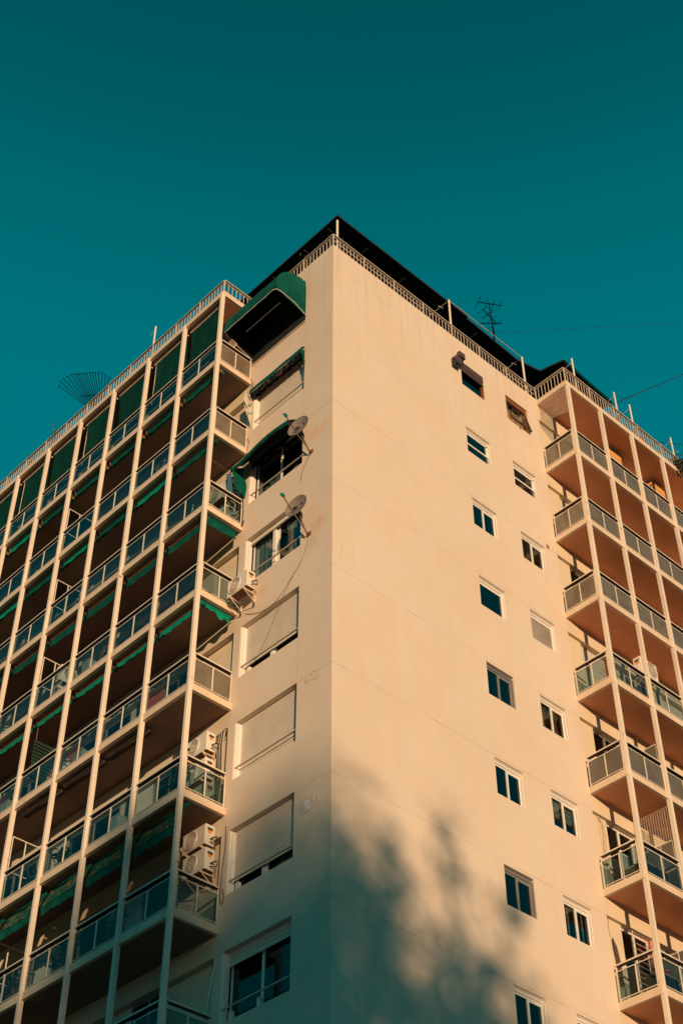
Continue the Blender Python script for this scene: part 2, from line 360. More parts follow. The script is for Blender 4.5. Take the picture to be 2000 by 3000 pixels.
# ------------------------------------------------------------------ balcony blocks: slabs, columns, railings
# P maps (along the facade, outward distance, z); on the left block "along" is y and outward is -x
QL = lambda u, d, z: (-d, u, z)
QR = lambda u, d, z: (u, -d, z)
def block(Q, u0, depth, sp, nb, colw, ceil, rows, side, uend, c0):
    for k in range(0, KB):
        zb = -H * k + (.21 if k == 0 else 0); zt = (.41 if k == 0 else zb + .185)
        # fascia ring and slab with its own ceiling material
        mb = MB()
        mb.box(Q(u0, 0, zb), Q(u0 + .09, depth, zt)); mb.box(Q(u0 + .09, depth - .09, zb), Q(uend, depth, zt))
        f = build('balcony_edge', mb, 'edge_paint', B)
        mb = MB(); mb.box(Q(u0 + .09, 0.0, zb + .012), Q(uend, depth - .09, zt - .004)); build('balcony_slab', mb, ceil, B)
    for i in range(nb + 1):
        a = c0 + i * sp; mb = MB(); mb.box(Q(a, depth - .075, G), Q(a + .09, depth + .045, .30))
        # small collar where the pours meet
        for k in range(1, 12): mb.box(Q(a - .004, depth - .079, -H * k - .075), Q(a + .094, depth + .049, -H * k - .062))
        build('column', mb, 'cream_paint', B, bevel=.008)
    for r in range(rows):
        zf = -H * (r + 1)
        for i in range(-1, nb):
            if i == -1:
                if r >= side: continue
                P = lambda u, d, z: Q(u0 + .055 - d, u, z)     # u runs outward here
                a, b = 0.03, depth - .08; off = 0.0; fp = .02
            else:
                a, b = c0 + i * sp + .09, c0 + (i + 1) * sp; P = Q; off = depth
            if i == -1: PP = lambda u, d, z: Q(u0 + .03 + (0.0 - d), u, z)
            else: PP = lambda u, d, z: Q(u, depth - .035 + d, z)
            fr = MB()
            fr.box(PP(a, -.075, zf + 1.035), PP(b, .025, zf + 1.07))                      # handrail
            fr.box(PP(a + .03, -.012, zf + .895), PP(b - .03, .012, zf + .915))           # upper bar
            fr.box(PP(a + .03, -.012, zf + .235), PP(b - .03, .012, zf + .255))           # lower bar
            mid = (a + b) / 2
            fr.box(PP(mid - .016, -.014, zf + .236), PP(mid + .016, .014, zf + .914))     # mullion
            for e in (a + .016, b - .016): fr.box(PP(e - .014, -.014, zf + .185), PP(e + .014, .014, zf + 1.035))
            fr.m = 1 if i >= 0 else 2
            fr.box(PP(a + .001, -.074, zf + 1.022), PP(b - .001, .023, zf + 1.0345)); fr.m = 0
            o = build('railing', fr, ['rail_white', 'black_metal', 'dark_bronze'], B)
            gl = MB()
            for p, q in ((a + .03, mid - .016), (mid + .016, b - .03)): gl.box(PP(p, -.003, zf + .255), PP(q, .003, zf + .895))
            if Q is QL: gm = 'balcony_glass'
            else: gm = 'smoked_glass' if r < 5 else 'balcony_glass'
            if Q is QR and r in (3,): gm = 'balcony_glass'
            if i == -1: gm = {0: 'dusty_glass', 1: 'dusty_glass', 2: 'balcony_glass', 3: 'balcony_glass', 4: 'dusty_glass'}.get(r, 'balcony_glass') if Q is QL else ('dusty_glass' if r in (0, 1, 2) else ('smoked_glass' if r == 4 else 'balcony_glass'))
            build('glass_pane', gl, gm, o)
block(QL, YL, DL, SL, NL, .09, 'ceiling_brown_shade', 8, 8, YEND, 3.36)
block(QR, XR, DR, SR, NR, .09, 'ceiling_warm_bounce', 8, 8, XEND, 8.72)

# balcony partitions (screens between flats)
def screen(Q, u, r, depth, kind, lo=0, hi=1.55):
    zf = -H * (r + 1) + .19; mb = MB(); d0, d1 = .05, depth - .12
    for z in (lo, (lo + hi) * .5, hi): mb.box(Q(u - .012, d0, zf + z), Q(u + .012, d1, zf + z + .025))
    for d in (d0, d0 + (d1 - d0) * .62, d1 - .02): mb.box(Q(u - .011, d, zf + lo), Q(u + .011, d + .025, zf + hi))
    o = build('partition_screen', mb, 'rail_white', B)
    if kind:
        g = MB(); g.box(Q(u - .004, d0 + .025, zf + lo + .02), Q(u + .004, d1 - .02, zf + hi)); build('glass_pane', g, kind, o)
for r in (1, 2, 3, 5, 6): screen(QL, 3.36 + 4 * SL + .045, r, DL, 'balcony_glass' if r in (1, 2) else None, 0, 1.9)
for r in (4, 5, 6): screen(QR, 8.72 + SR + .045, r, DR, 'smoked_glass', 0, 1.5)
# lattice above the partition on the right block, fifth row
mb = MB(); u = 8.72 + SR + .045; zf = -H * 6 + .19 + 1.53
for i in range(15): mb.box((u - .006, -.06 - i * .07, zf), (u + .006, -.066 - i * .07, zf + .95))
for i in range(14): mb.box((u - .0065, -1.06, zf + i * .07), (u + .0065, -.06, zf + i * .07 + .007))
build('lattice', mb, 'metal_rail', B)
# lattice screen and drying frame on the side of the top balconies
mb = MB(); x = XR + .05
for i in range(26): mb.box((x - .004, -.10 - i * .04, -.62 - i * .012), (x + .004, -.105 - i * .04, .19))
mb.box((x - .01, -1.12, .17), (x + .01, -.06, .19)); mb.box((x - .008, -1.1, -.95), (x + .008, -1.09, .17))
build('side_screen', mb, 'metal_rail', B)
mb = MB(); y = YL + .05
for i in range(17): mb.box((-.55 - i * .035, y - .004, -.95), (-.556 - i * .035, y + .004, .14))
for i in range(22): mb.box((-1.12, y - .0045, -.95 + i * .05), (-.55, y + .0045, -.943 + i * .05))
mb.box((-1.14, y - .012, .14), (-.54, y + .012, .165))
build('side_screen', mb, 'rusty_iron', B)
# end wall of the right-hand flats
mb = MB(); mb.box((XEND - .02, -1.10, G), (XEND + .1, .0, .2)); build('end_wall', mb, 'spandrel_plaster', B)

# doors and shutters at the back of the balconies
def backs(Q, segs, r, uend):
    zt, zb = -.47 - H * r, -H * (r + 1) + .185
    for (a, b, kind) in segs:
        if a > uend: continue
        b = min(b, uend)
        if kind in ('plaster', 'red', 'ivory'):
            mb = MB(); mb.box(Q(a, -.30, zb), Q(b, -.156 if Q is QL else -.085, zt + .02 if Q is QL else zt - .001)); build('door_surround', mb, {'plaster': 'spandrel_plaster', 'red': 'red_paint', 'ivory': 'ivory_paint'}[kind], B)
        elif kind == 'shutter':
            mb = MB(); n = 40; dz = (zt - zb) / n
            for i in range(n): mb.box(Q(a, -.175, zb + i * dz), Q(b, -.158, zb + i * dz + dz * .86))
            build('shutter', mb, 'shutter_white', B)
        else:
            mb = MB()
            for p, q in ((a, a + .05), ((a + b) / 2 - .03, (a + b) / 2 + .03), (b - .05, b)): mb.box(Q(p, -.21, zb), Q(q, -.157, zt))
            mb.box(Q(a + .05, -.209, zt - .06), Q(b - .05, -.158, zt + .01)); o = build('balcony_door', mb, 'white_frame' if kind == 'door' else 'grey_frame', B)
            g = MB(); g.box(Q(a + .05, -.187, zb), Q(b - .05, -.182, zt - .06)); build('glass_pane', g, 'window_glass', o)
for r in range(9):
    col = 'red' if r in (3, 4) else ('ivory' if r in (5, 6) else 'plaster')
    segs = [(3.45, 4.62, 'plaster'), (4.62, 5.12, 'shutter'), (5.12, 6.36, 'darkdoor')]
    y = 6.36
    while y < YEND:
        segs += [(y, y + .64, col), (y + .64, y + 1.02, 'darkdoor'), (y + 1.02, y + 1.3, 'shutter' if r > 3 else 'plaster'), (y + 1.3, y + 3.47, 'darkdoor')]; y += 3.47
    backs(QL, segs, r, YEND)
for r in range(9):
    t = {0: 'plaster', 1: 'shutter', 2: 'darkdoor', 3: 'shutter', 4: 'darkdoor', 5: 'door', 6: 'door', 7: 'darkdoor', 8: 'door'}[r]
    backs(QR, [(XR, 9.32, 'plaster'), (9.32, 10.42, t), (10.42, 10.75, 'red' if r in (3, 6) else 'plaster'), (10.75, 12.2, 'darkdoor' if r != 3 else 'shutter'), (12.2, 12.9, 'plaster'), (12.9, 14.2, 'darkdoor' if r != 3 else 'shutter'), (14.2, XEND, 'plaster')], r, XEND)

# ------------------------------------------------------------------ roof railings
def roofrail(A, Bp, nbars, post=True, z0=WT - .01, z1=.965, mid=None):
    A, Bp = Vector(A), Vector(Bp); d = (Bp - A); L = d.length; d /= L; nrm = Vector((-d.y, d.x, 0))
    mb = MB()
    def bar(p, q, hw, za, zb):
        a = A + d * p; b = A + d * q
        x = [a - nrm * hw, b - nrm * hw, b + nrm * hw, a + nrm * hw]
        i = len(mb.v); mb.v += [Vector((c.x, c.y, za)) for c in x] + [Vector((c.x, c.y, zb)) for c in x]
        for f in ((3, 2, 1, 0), (4, 5, 6, 7), (0, 1, 5, 4), (1, 2, 6, 5), (2, 3, 7, 6), (3, 0, 4, 7)): mb.f.append(tuple(i + k for k in f)); mb.mi.append(0)
    bar(0, L, .028, z1 - .035, z1)
    bar(0, L, .010, z1 - .115, z1 - .095)
    for i in range(1, nbars):
        p = L * i / nbars + rnd.uniform(-.006, .006); bar(p - .009, p + .009, .009, z0, z1 - .1)
    if post: bar(-.018, .018, .018, z0, z1 - .03)
    if mid: bar(0, L, .012, mid, mid + .03)
    return build('roof_railing', mb, 'metal_rail', B)
rx = .03
xs = [0.03, 1.25, 2.47, 3.69, 4.92, 6.14, 7.37, 8.66]
for i in range(7): roofrail((xs[i], .03, 0), (xs[i + 1], .03, 0), 9, True, mid=.66 if i in (0, 1, 2, 6) else None)
roofrail((.03, 1.28, 0), (.03, .03, 0), 9); roofrail((.03, 3.36, 0), (.03, 1.28, 0), 15)
roofrail((8.70, .0, 0), (8.70, -1.17, 0), 9, z0=.4, z1=1.0)
x = 8.72
for i in range(6): roofrail((x, -1.17, 0), (x + 1.21, -1.17, 0), 9, z0=.4, z1=1.0); x += 1.21
roofrail((-.02, 3.38, 0), (-1.19, 3.38, 0), 8, z0=.4, z1=.91)
y = 3.39
for i in range(14): roofrail((-1.20, y, 0), (-1.20, y + 1.125, 0), 8, z0=.4, z1=.91); y += 1.125
for i, (x, y) in enumerate(((9.36, -1.1), (11.47, -1.1), (12.27, -1.1), (14.45, -1.1), (-1.1, 6.93))):
    mb = MB(); mb.tube([(x, y, .4), (x, y, 2.0)], .03, 8); mb.tube([(x, y, 1.85), (x + (.0 if y > 0 else .0), y + .25, 1.8)], .008)
    build('pipe_stub', mb, 'cream_paint', B)

# ------------------------------------------------------------------ windows on the plain right facade
def fbox(mb, x0, x1, z0, z1, y0, y1): mb.box((x0, y0, z0), (x1, y1, z1))
def rwindow(col, k, kind):
    a, b = RW[col]; zt, zb = hz(k), rs(k); y = .085
    fm = {'bronze': 'brown_frame', 'split_dark': 'grey_frame', 'tilt': 'wood_frame'}.get(kind, 'white_frame')
    mb = MB(); t = .045
    steps = 3 if kind not in ('deep',) else 1
    # stepped roller guide at the head
    for i in range(steps): mb.box((a + .004, .03 + i * .022, zt - .018 - i * .028), (b - .004, .046 + i * .022 + .004, zt - .003 - i * .02))
    ht = zt - .09
    mb.box((a, y, zb), (a + t, y + .04, ht)); mb.box((b - t, y, zb), (b, y + .04, ht)); mb.box((a + t, y + .001, ht - .05), (b - t, y + .039, ht)); mb.box((a + t, y + .001, zb), (b - t, y + .039, zb + .035))
    mb.box((a, .06, ht), (b, .125, zt - .001))
    mb.box((b - .045, .02, zb), (b - .002, y, ht)); 
    cx = (a + b) / 2; cz = zb + (ht - zb) * .46
    if kind in ('sash',):
        mb.box((a + t, y - .012, cz - .025), (b - t, y + .035, cz + .03)); mb.box((b - .10, y - .01, cz), (b - t, y + .03, ht - .05)); mb.box((a + t, y - .01, cz + .03), (a + t + .05, y + .03, ht - .05))
        mb.box((a + t, y - .01, ht - .10), (b - t, y + .03, ht - .05))
    if kind in ('split', 'split_dark', 'blind', 'curtain', 'grille'):
        mb.box((cx - .03, y - .014, zb + .035), (cx + .02, y + .034, ht - .05)); mb.box((cx + .02, y + .004, ht - .09), (b - t, y + .034, ht - .05)); mb.box((b - t - .03, y + .004, zb + .035), (b - t, y + .034, ht - .09))
    if kind in ('single', 'milky'): mb.box((b - .085, y - .008, zb + .03), (b - t, y + .03, ht)); mb.box((a + t, y - .006, ht - .095), (b - t, y + .032, ht - .04))
    o = build('window', mb, fm, B)
    if kind == 'tilt':
        o['label'] = 'brown framed window tilted open at the bottom'
        s = MB(); n = 1
        def T(x, z, d=0):      # sash hinged at the top, swung outward at the bottom
            h = ht - z; an = R(12); return (x, y - .01 - h * math.sin(an) - d * math.cos(an), ht - h * math.cos(an) + d * math.sin(an))
        def tb(x0, x1, z0, z1, th=.03):
            p = [T(x0, z0), T(x1, z0), T(x1, z1), T(x0, z1)]; q = [T(x0, z0, -th), T(x1, z0, -th), T(x1, z1, -th), T(x0, z1, -th)]
            s.quad(*p); s.quad(*q[::-1])
            for i in range(4): s.quad(p[i], q[i], q[(i + 1) % 4], p[(i + 1) % 4])
        tb(a + .02, a + .06, zb, ht - .02); tb(b - .06, b - .02, zb, ht - .02); tb(a + .06, b - .06, ht - .07, ht - .02); tb(a + .02, b - .02, zb - .03, zb + .04, .05)
        so_ = build('window_sash', s, 'dark_bronze', o)
        g = MB(); g.quad(T(a + .06, zb + .04, -.01), T(b - .06, zb + .04, -.01), T(b - .06, ht - .07, -.01), T(a + .06, ht - .07, -.01)); build('glass_pane', g, 'window_glass', o)
        hh = MB(); hh.box(T(cx - .05, zb - .03, .01), T(cx - .02, zb - .12, .02)); build('handle', hh, 'black_metal', o)
        c = MB(); c.grid(lambda u, v: (a + .05 + u * (b - a - .1), y + .09 + .012 * math.sin(u * 30), zb + .02 + v * (ht - zb - .25 + .1 * u)), 24, 4); build('curtain', c, 'curtain_brown', o)
    else:
        g = MB(); g.box((a + t, y + .012, zb + .03), (b - t, y + .017, ht - .045)); build('glass_pane', g, 'milky_glass' if kind == 'milky' else 'window_glass', o)
    if kind == 'curtain':
        o['label'] = 'sliding window with orange brown curtains and a chair back'
        for s0 in (a + .06, cx + .03):
            c = MB(); c.grid(lambda u, v: (s0 + (.38 * (u - .0)) * (1 - .45 * math.sin(v * 3.1)) + .05 * v, y + .09 + .014 * math.sin(u * 34), zb + .05 + v * (ht - zb - .08)), 26, 10); build('curtain', c, 'curtain_brown', o)
        c = MB(); pts = [(cx + .12 + .12 * math.cos(t_), y + .06, zb + .18 + .16 * math.sin(t_)) for t_ in [i * math.pi / 8 for i in range(9)]]; c.tube(pts, .012); c.tube([(cx + .24, y + .06, zb + .18), (cx + .24, y + .06, zb + .04)], .012); build('chair_back', c, 'ivory_paint', o)
    if kind == 'blind':
        o['label'] = 'sliding window with cream roman blinds half down'
        for s0, s1 in ((a + .05, cx - .05), (cx + .04, b - .09)):
            c = MB(); zt2 = ht - .05; zl = zb + .40
            c.grid(lambda u, v: (s0 + u * (s1 - s0), y + .075 + .012 * math.sin(v * 15), zl + v * (zt2 - zl) - .035 * math.sin(math.pi * u) * (1 - v)), 10, 24); build('blind', c, 'curtain_white', o)
            c = MB()
            for f in (.02, .35, .68): c.tube([(s0 + u * (s1 - s0), y + .05, zl + f * (zt2 - zl) - .035 * math.sin(math.pi * u) * (1 - f)) for u in [i / 8 for i in range(9)]], .006, 4)
            build('blind_batten', c, 'grey_frame', o)
    if kind == 'grille':
        o['label'] = 'sliding window with strings of pale tinsel hanging inside'
        c = MB(); q = random.Random(3)
        for s0 in (a + .13, a + .27, cx + .12, cx + .27): c.tube([(s0 + q.uniform(-.008, .008), y + .06, zb + .06 + i * .018) for i in range(42)], [.010 + q.random() * .018 for i in range(42)], 4)
        build('tinsel', c, 'curtain_white', o)
    if kind == 'sash2':
        pass
    if kind == 'bronze':
        c = MB(); c.box((a + .01, .0, ht - .16), (b - .01, .05, zt + .004)); c.box((a + .02, .01, ht - .30), (b - .02, .035, ht - .165)); c.box((a + .02, -.012, ht - .345), (b - .02, .03, ht - .325)); build('roller_blind', c, 'dark_bronze', o)
        o['label'] = 'brown framed window with a dark roller awning at its head'
kinds = {(0, 0): 'bronze', (1, 0): 'tilt', (0, 1): 'sash', (1, 1): 'sash', (0, 2): 'split', (1, 2): 'split', (0, 3): 'single', (1, 3): 'milky', (0, 4): 'split_dark', (1, 4): 'curtain', (0, 5): 'split', (1, 5): 'blind', (0, 6): 'split_dark', (1, 6): 'grille', (0, 7): 'split', (1, 7): 'split', (0, 8): 'split', (1, 8): 'split'}
for (c_, k_), kd in kinds.items(): rwindow(c_, k_, kd)

# ------------------------------------------------------------------ windows on the left facade
def lwindow(k, kind):
    zt, zb = LH - H * k, LS - H * k; a, b = LW0, LW1; x = .155
    mb = MB()
    # pale jamb lining at the far side, guides
    mb.box((.012, b - .035, zb + .002), (x, b - .001, zt - .003)); mb.box((.05, b - .075, zb + .002), (x + .01, b - .036, zt - .03)); mb.box((.09, a + .001, zb + .002), (x + .01, a + .035, zt - .03))
    mb.box((x - .02, a + .035, zt - .05), (x + .02, b - .075, zt - .002))
    o = build('window', mb, 'white_frame', B)
    rail = MB(); zr = zb + .30; rail.box((.02, a + .002, zr), (.055, b - .036, zr + .028))
    build('guard_bar', rail, 'metal_rail', o)
    # sliding sashes and glass further in
    s = MB(); xs_ = x + .06
    for p, q in ((a + .03, a + .08), ((a + b) / 2 - .035, (a + b) / 2 + .035), (b - .12, b - .07)): s.box((xs_, p, zb + .002), (xs_ + .04, q, zt - .05))
    s.box((xs_, a + .08, zb + .003), (xs_ + .04, b - .12, zb + .05)); build('window_sash', s, 'white_frame', o)
    g = MB(); g.box((xs_ + .015, a + .08, zb + .05), (xs_ + .02, b - .12, zt - .05)); build('glass_pane', g, 'window_glass', o)
    if kind[0] == 'shutter':
        PT = .074; lo = zb + kind[1]; n = int((zt - .05 - lo) / PT); sh = MB()
        for i in range(n):
            z = zt - .05 - (i + 1) * PT; y0_, y1_ = a + .036, b - .08
            prof_ = [(x + .012, z + .0005), (x + .012, z + .012), (x - .004, z + .0125), (x - .012, z + .030), (x - .012, z + .050), (x - .004, z + PT - .001), (x + .012, z + PT - .0005)]
            for (xa, za), (xb, zb_) in zip(prof_, prof_[1:]): sh.quad((xa, y0_, za), (xa, y1_, za), (xb, y1_, zb_), (xb, y0_, zb_))
        build('shutter', sh, 'shutter_white', o)
        if kind[1] > .1:
            q = MB(); q.box((x - .02, a + .036, zt - .05 - n * PT - .035), (x + .005, b - .08, zt - .05 - n * PT - .004)); build('shutter_edge', q, 'rail_white', o)
            for yy in (b - .25, (a + b) / 2 - .05):
                q = MB(); q.box((x - .03, yy, zb + .002), (x + .05, yy + .10, zb + .27)); q.tube([(x - .035, yy + .05, zb + .05), (x - .07, yy + .05, zb + .02), (x - .07, yy + .10, zb + .02)], .01); build('sash_end', q, 'white_frame', o)
    if kind[0] == 'glass':
        for p, q_, h_ in ((b - .95, b - .14, .62), (a + .5, a + .72, .5)):
            c = MB(); c.grid(lambda u, v: (x + .12 + .015 * math.sin(u * 24), p + u * (q_ - p), zb + .05 + v * h_ * (1 - .35 * u)), 24, 3); build('curtain', c, 'curtain_white', o)
    if kind[0] == 'curtains':
        for p, q_, m_ in ((b - .75, b - .12, 'curtain_white'), (a + .45, a + .80, 'curtain_white'), (a + .08, a + .3, 'curtain_white')):
            c = MB(); c.grid(lambda u, v: (x + .13 + .015 * math.sin(u * 24), p + u * (q_ - p), zb + .05 + v * (zt - zb - .1)), 24, 3); build('curtain', c, m_, o)
        q = MB(); q.box((x + .0, (a + b) / 2 + .05, zb + .05), (x + .07, (a + b) / 2 + .16, zt - .12)); build('sash_end', q, 'white_frame', o)
        q = MB(); q.box((x - .05, a + .036, zt - .16), (x - .01, b - .076, zt - .052)); build('blind_cassette', q, 'ivory_paint', o)
lw = {0: ('open',), 1: ('shutter', 0.0), 2: ('glass',), 3: ('curtains',), 4: ('shutter', .36), 5: ('shutter', 0.0), 6: ('shutter', .34), 7: ('shutter', 1.22), 8: ('shutter', .5)}
for k, kd in lw.items(): lwindow(k, kd)
# small vents and wall fittings
for (x, z) in ((8.19, -5.98), (9.0, -11.95)):
    mb = MB(); mb.box((x, -.02 if x < 8.6 else .13, z - .13), (x + .15, .02 if x < 8.6 else .16, z)); 
    o = build('vent', mb, 'edge_paint', B); q = MB()
    for i in range(4): q.box((x + .02, -.026 if x < 8.6 else .124, z - .12 + i * .03), (x + .13, -.0205 if x < 8.6 else .1295, z - .105 + i * .03))
    build('vent_slat', q, 'brown_frame', o)
# plaster repairs: rough patch and chips on the left facade
def patch(cy, cz, wy, wz, n, seed, mat, th=.008):
    q = random.Random(seed); mb = MB(); ring = []
    for i in range(n):
        t = 2 * math.pi * i / n; rr = .78 + q.random() * .3
        c_, s_ = math.cos(t), math.sin(t); k = 1 / max(abs(c_), abs(s_)); ring.append((cy + c_ * k * wy * rr * .85, cz + s_ * k * wz * rr * .85 + (cy - (cy + c_ * k * wy * rr)) * 0))
    mb.quad(*[(-th, a, b) for a, b in ring][::-1])
    for i in range(n):
        a, b = ring[i], ring[(i + 1) % n]; mb.quad((-.0, *a), (-.0, *b), (-th, *b), (-th, *a))
    return mb
painted('repair_mortar', (.86, .76, .68), dirt=(.5, .3, .2), var=.4, scale=5, bump=.6); plain('chip_dark', (.22, .13, .09), .9)
build('plaster_patch', patch(.68, -17.77, .25, .17, 26, 5, ''), 'repair_mortar', B)
q = random.Random(12); mb = MB()
for i in range(46):
    y, z = .63 + q.gauss(0, .13), -14.62 + q.gauss(0, .10); s = q.uniform(.005, .018); mb.quad((-.003, y - s, z - s * .5), (-.003, y + s * .6, z - s * .4), (-.003, y + s, z + s * .5), (-.003, y - s * .4, z + s * .6))
for i in range(26):
    t = i / 26 * 6.28; k = 1 / max(abs(math.cos(t)), abs(math.sin(t))); y, z = .68 + math.cos(t) * k * .25 * q.uniform(.9, 1.0), -17.77 + math.sin(t) * k * .17 * q.uniform(.9, 1.0); s = q.uniform(.006, .02); mb.quad((-.010, y - s, z - s * .3), (-.010, y + s, z - s * .3), (-.010, y + s, z + s * .3), (-.010, y - s, z + s * .3))
for i in range(60):
    y, z = q.uniform(.1, 3.3), q.uniform(-21, -2); s = q.uniform(.003, .009); mb.quad((-.003, y - s, z - s), (-.003, y + s, z - s), (-.003, y + s, z + s), (-.003, y - s, z + s))
build('plaster_chips', mb, 'chip_dark', B)
#PART2
# ================================================================== things on and around the building
def bayname(i): return ORD[i] + ' bay'
def rowname(r): return 'top' if r == 0 else ORD[r]
# ---- full-height green sheets closing the top balconies of the left block
for i in range(7):
    a, b = 3.36 + i * SL + .09, 3.36 + (i + 1) * SL; x = -1.03; zt, zb = .12, -1.73; gap = .13 if i in (1, 3, 5) else .04
    t = thing('balcony_curtain', (x, (a + b) / 2, zb), 'dark green sheet closing the top left balcony, %s from the corner column' % bayname(i), 'awning', 'green sheets closing the top balconies')
    mb = MB(); sd_ = random.Random(i * 7 + 1); ph = [sd_.uniform(0, 6) for _ in range(4)]; ls = sd_.uniform(-.05, .05)
    def fn(u, v):
        y = a + .03 + u * (b - gap - a - .03); z = zb + v * (zt - zb)
        d = .020 * math.sin(u * 13 + ph[0] + v * 2.2) * (1 - v) + .018 * math.sin((u * 1.2 + v * .9) * 5 + ph[1]) + .035 * math.sin(math.pi * v) * math.sin(u * 3 + ph[2]) + .012 * math.sin(u * 31 + v * 5 + ph[3]) * (.2 + (1 - v) * u)
        return (x + d, y, z)
    mb.grid(fn, 30, 16); build('cloth', mb, 'green_sheet', t, smooth=True)
    mb = MB(); mb.tube([(x, a + .02, zt), (x, b - .01, zt)], .03, 8); build('roller', mb, 'metal_rail', t)
    mb = MB(); mb.tube([(x, a + .02, zb + .01), (x, b - gap, zb + .01 + ls)], .014, 6)
    if gap > .1: mb.tube([(x + .01, b - gap + .03, zb), (x + .01, b - gap + .03, zt)], .012, 6)
    build('bottom_bar', mb, 'metal_rail', t)
# ---- rolled awnings under the slabs of the left block
def awning(i, r, style):
    a, b = 3.36 + i * SL + .10, 3.36 + (i + 1) * SL - .02; z = -H * r; x = -1.02; sd_ = random.Random(i * 31 + r * 17)
    txt = {'scallop': 'rolled awning with drooping scalloped green edge', 'flat': 'rolled awning with a straight green hem', 'deep': 'rolled awning with rust bar and deep green hem', 'ragged': 'rolled awning with a bright ragged green edge', 'grey': 'sagging grey brown rolled awning', 'lowered': 'lowered green awning with rust stains'}[style]
    t = thing('balcony_awning', (x, (a + b) / 2, z), '%s, left block, %s row, %s' % (txt, rowname(r), bayname(i)), 'awning', 'awnings of the left balconies')
    mb = MB(); mb.tube([(x + .10, a, z - .07), (x + .10, b, z - .07)], .045, 8); build('roller', mb, 'green_canvas' if style != 'grey' else 'grey_canvas', t, smooth=True)
    if style in ('scallop', 'flat', 'deep', 'ragged'):
        top, dp = {'scallop': (-.06, .17), 'flat': (-.07, .19), 'deep': (-.12, .27), 'ragged': (-.12, .13)}[style]
        if style == 'flat': dp += sd_.uniform(-.02, .03)
        n = 40; ns = {'scallop': 7, 'flat': 0, 'deep': 0, 'ragged': 8}[style]; ph = sd_.uniform(0, 3); sl_ = sd_.uniform(-.02, .03); sag = sd_.uniform(.01, .05)
        mb = MB()
        def fn(u, v):
            bot = dp + (.030 * abs(math.sin(u * math.pi * ns + ph)) if ns else 0) + sag * math.sin(u * math.pi) + sl_ * u + (.02 * math.sin(u * 23 + ph) if style == 'ragged' else 0)
            return (x + .012 * math.sin(u * 17 + ph) * v - .02 * v, a + .02 + u * (b - a - .04), z + top - v * bot)
        mb.grid(fn, n, 3); build('valance', mb, 'green_bright' if style == 'ragged' or (style == 'flat' and i % 2 == 1) else 'green_canvas', t, smooth=True)
        mb = MB(); th = .018; mb.tube([(x - .004, a, z + top + .005), (x - .004, b, z + top + .005)], th, 6); build('front_bar', mb, {'deep': 'rusty_iron', 'ragged': 'ac_rust'}.get(style, 'green_canvas'), t)
        for yy in (a + .02, b - .04): mb = MB(); mb.box((x - .03, yy, z - .16), (x + .14, yy + .03, z - .01)); build('bracket', mb, 'black_metal' if r > 1 else 'ac_rust', t)
    if style == 'grey':
        ph = sd_.uniform(0, 3); mb = MB()
        mb.grid(lambda u, v: (x - .02 + .26 * v, a + .02 + u * (b - a - .04), z - .02 - .09 * math.sin(math.pi * v * .9) * (1 + .06 * math.sin(u * 5 + ph))), 24, 8); build('cloth', mb, 'grey_canvas', t, smooth=True)
    if style == 'lowered':
        ph = sd_.uniform(0, 3); mb = MB(); x1 = x - .09
        mb.grid(lambda u, v: (x + .10 + (x1 - x - .10) * v + .012 * math.sin(u * 11 + ph), a + .04 + u * (b - a - .08), z - .09 - .46 * v + .01 * math.sin(u * 7 + v * 9)), 24, 8); build('cloth', mb, 'green_floral', t, smooth=True)
        mb = MB(); mb.grid(lambda u, v: (x1 + .014 * math.sin(u * 15 + ph) * v, a + .04 + u * (b - a - .08), z - .56 - v * (.19 + .035 * abs(math.sin(u * math.pi * 7)))), 42, 3); build('valance', mb, 'green_canvas', t, smooth=True)
        mb = MB(); mb.tube([(x1, a + .03, z - .555), (x1, b - .03, z - .555)], .014, 6); build('front_bar', mb, 'green_canvas', t)
for i in range(8):
    awning(i, 1, 'scallop' if i not in (4, 5) else 'flat'); awning(i, 2, 'flat')
    awning(i, 3, 'deep' if i < 5 else 'scallop')
for i in range(6): awning(i, 4, 'ragged')
for i in (1, 2, 3): awning(i, 5, 'grey')
for i in range(5): awning(i, 6, 'lowered')
# ---- green cloths on the side of the left block
def sidecloth(r, z0, z1, mat, ragged, label):
    y = YL + .10; t = thing('side_awning', (-.6, y, z0), label, 'awning')
    mb = MB(); x0, x1 = -1.08, -.14
    def fn(u, v):
        bot = z0 - z1 + (.05 * math.sin(u * 21) + .06 * math.sin(u * 9 + 1) if ragged else .012 * math.sin(u * 6))
        if ragged: bot *= (.25 if u < .22 else 1)
        return (x0 + u * (x1 - x0), y + .015 * math.sin(u * 14) * v, z0 - v * bot)
    mb.grid(fn, 36, 4); build('cloth', mb, mat, t, smooth=True)
    mb = MB(); mb.tube([(x0 - .02, y, z0), (x1 + .05, y, z0)], .022, 8); build('roller', mb, mat, t)
sidecloth(3, -8.47, -8.74, 'green_canvas', False, 'green awning rolled out flat below the third balcony slab, side of the left block')
sidecloth(4, -11.27, -11.43, 'green_bright', True, 'torn bright green awning under the fourth balcony slab, side of the left block')
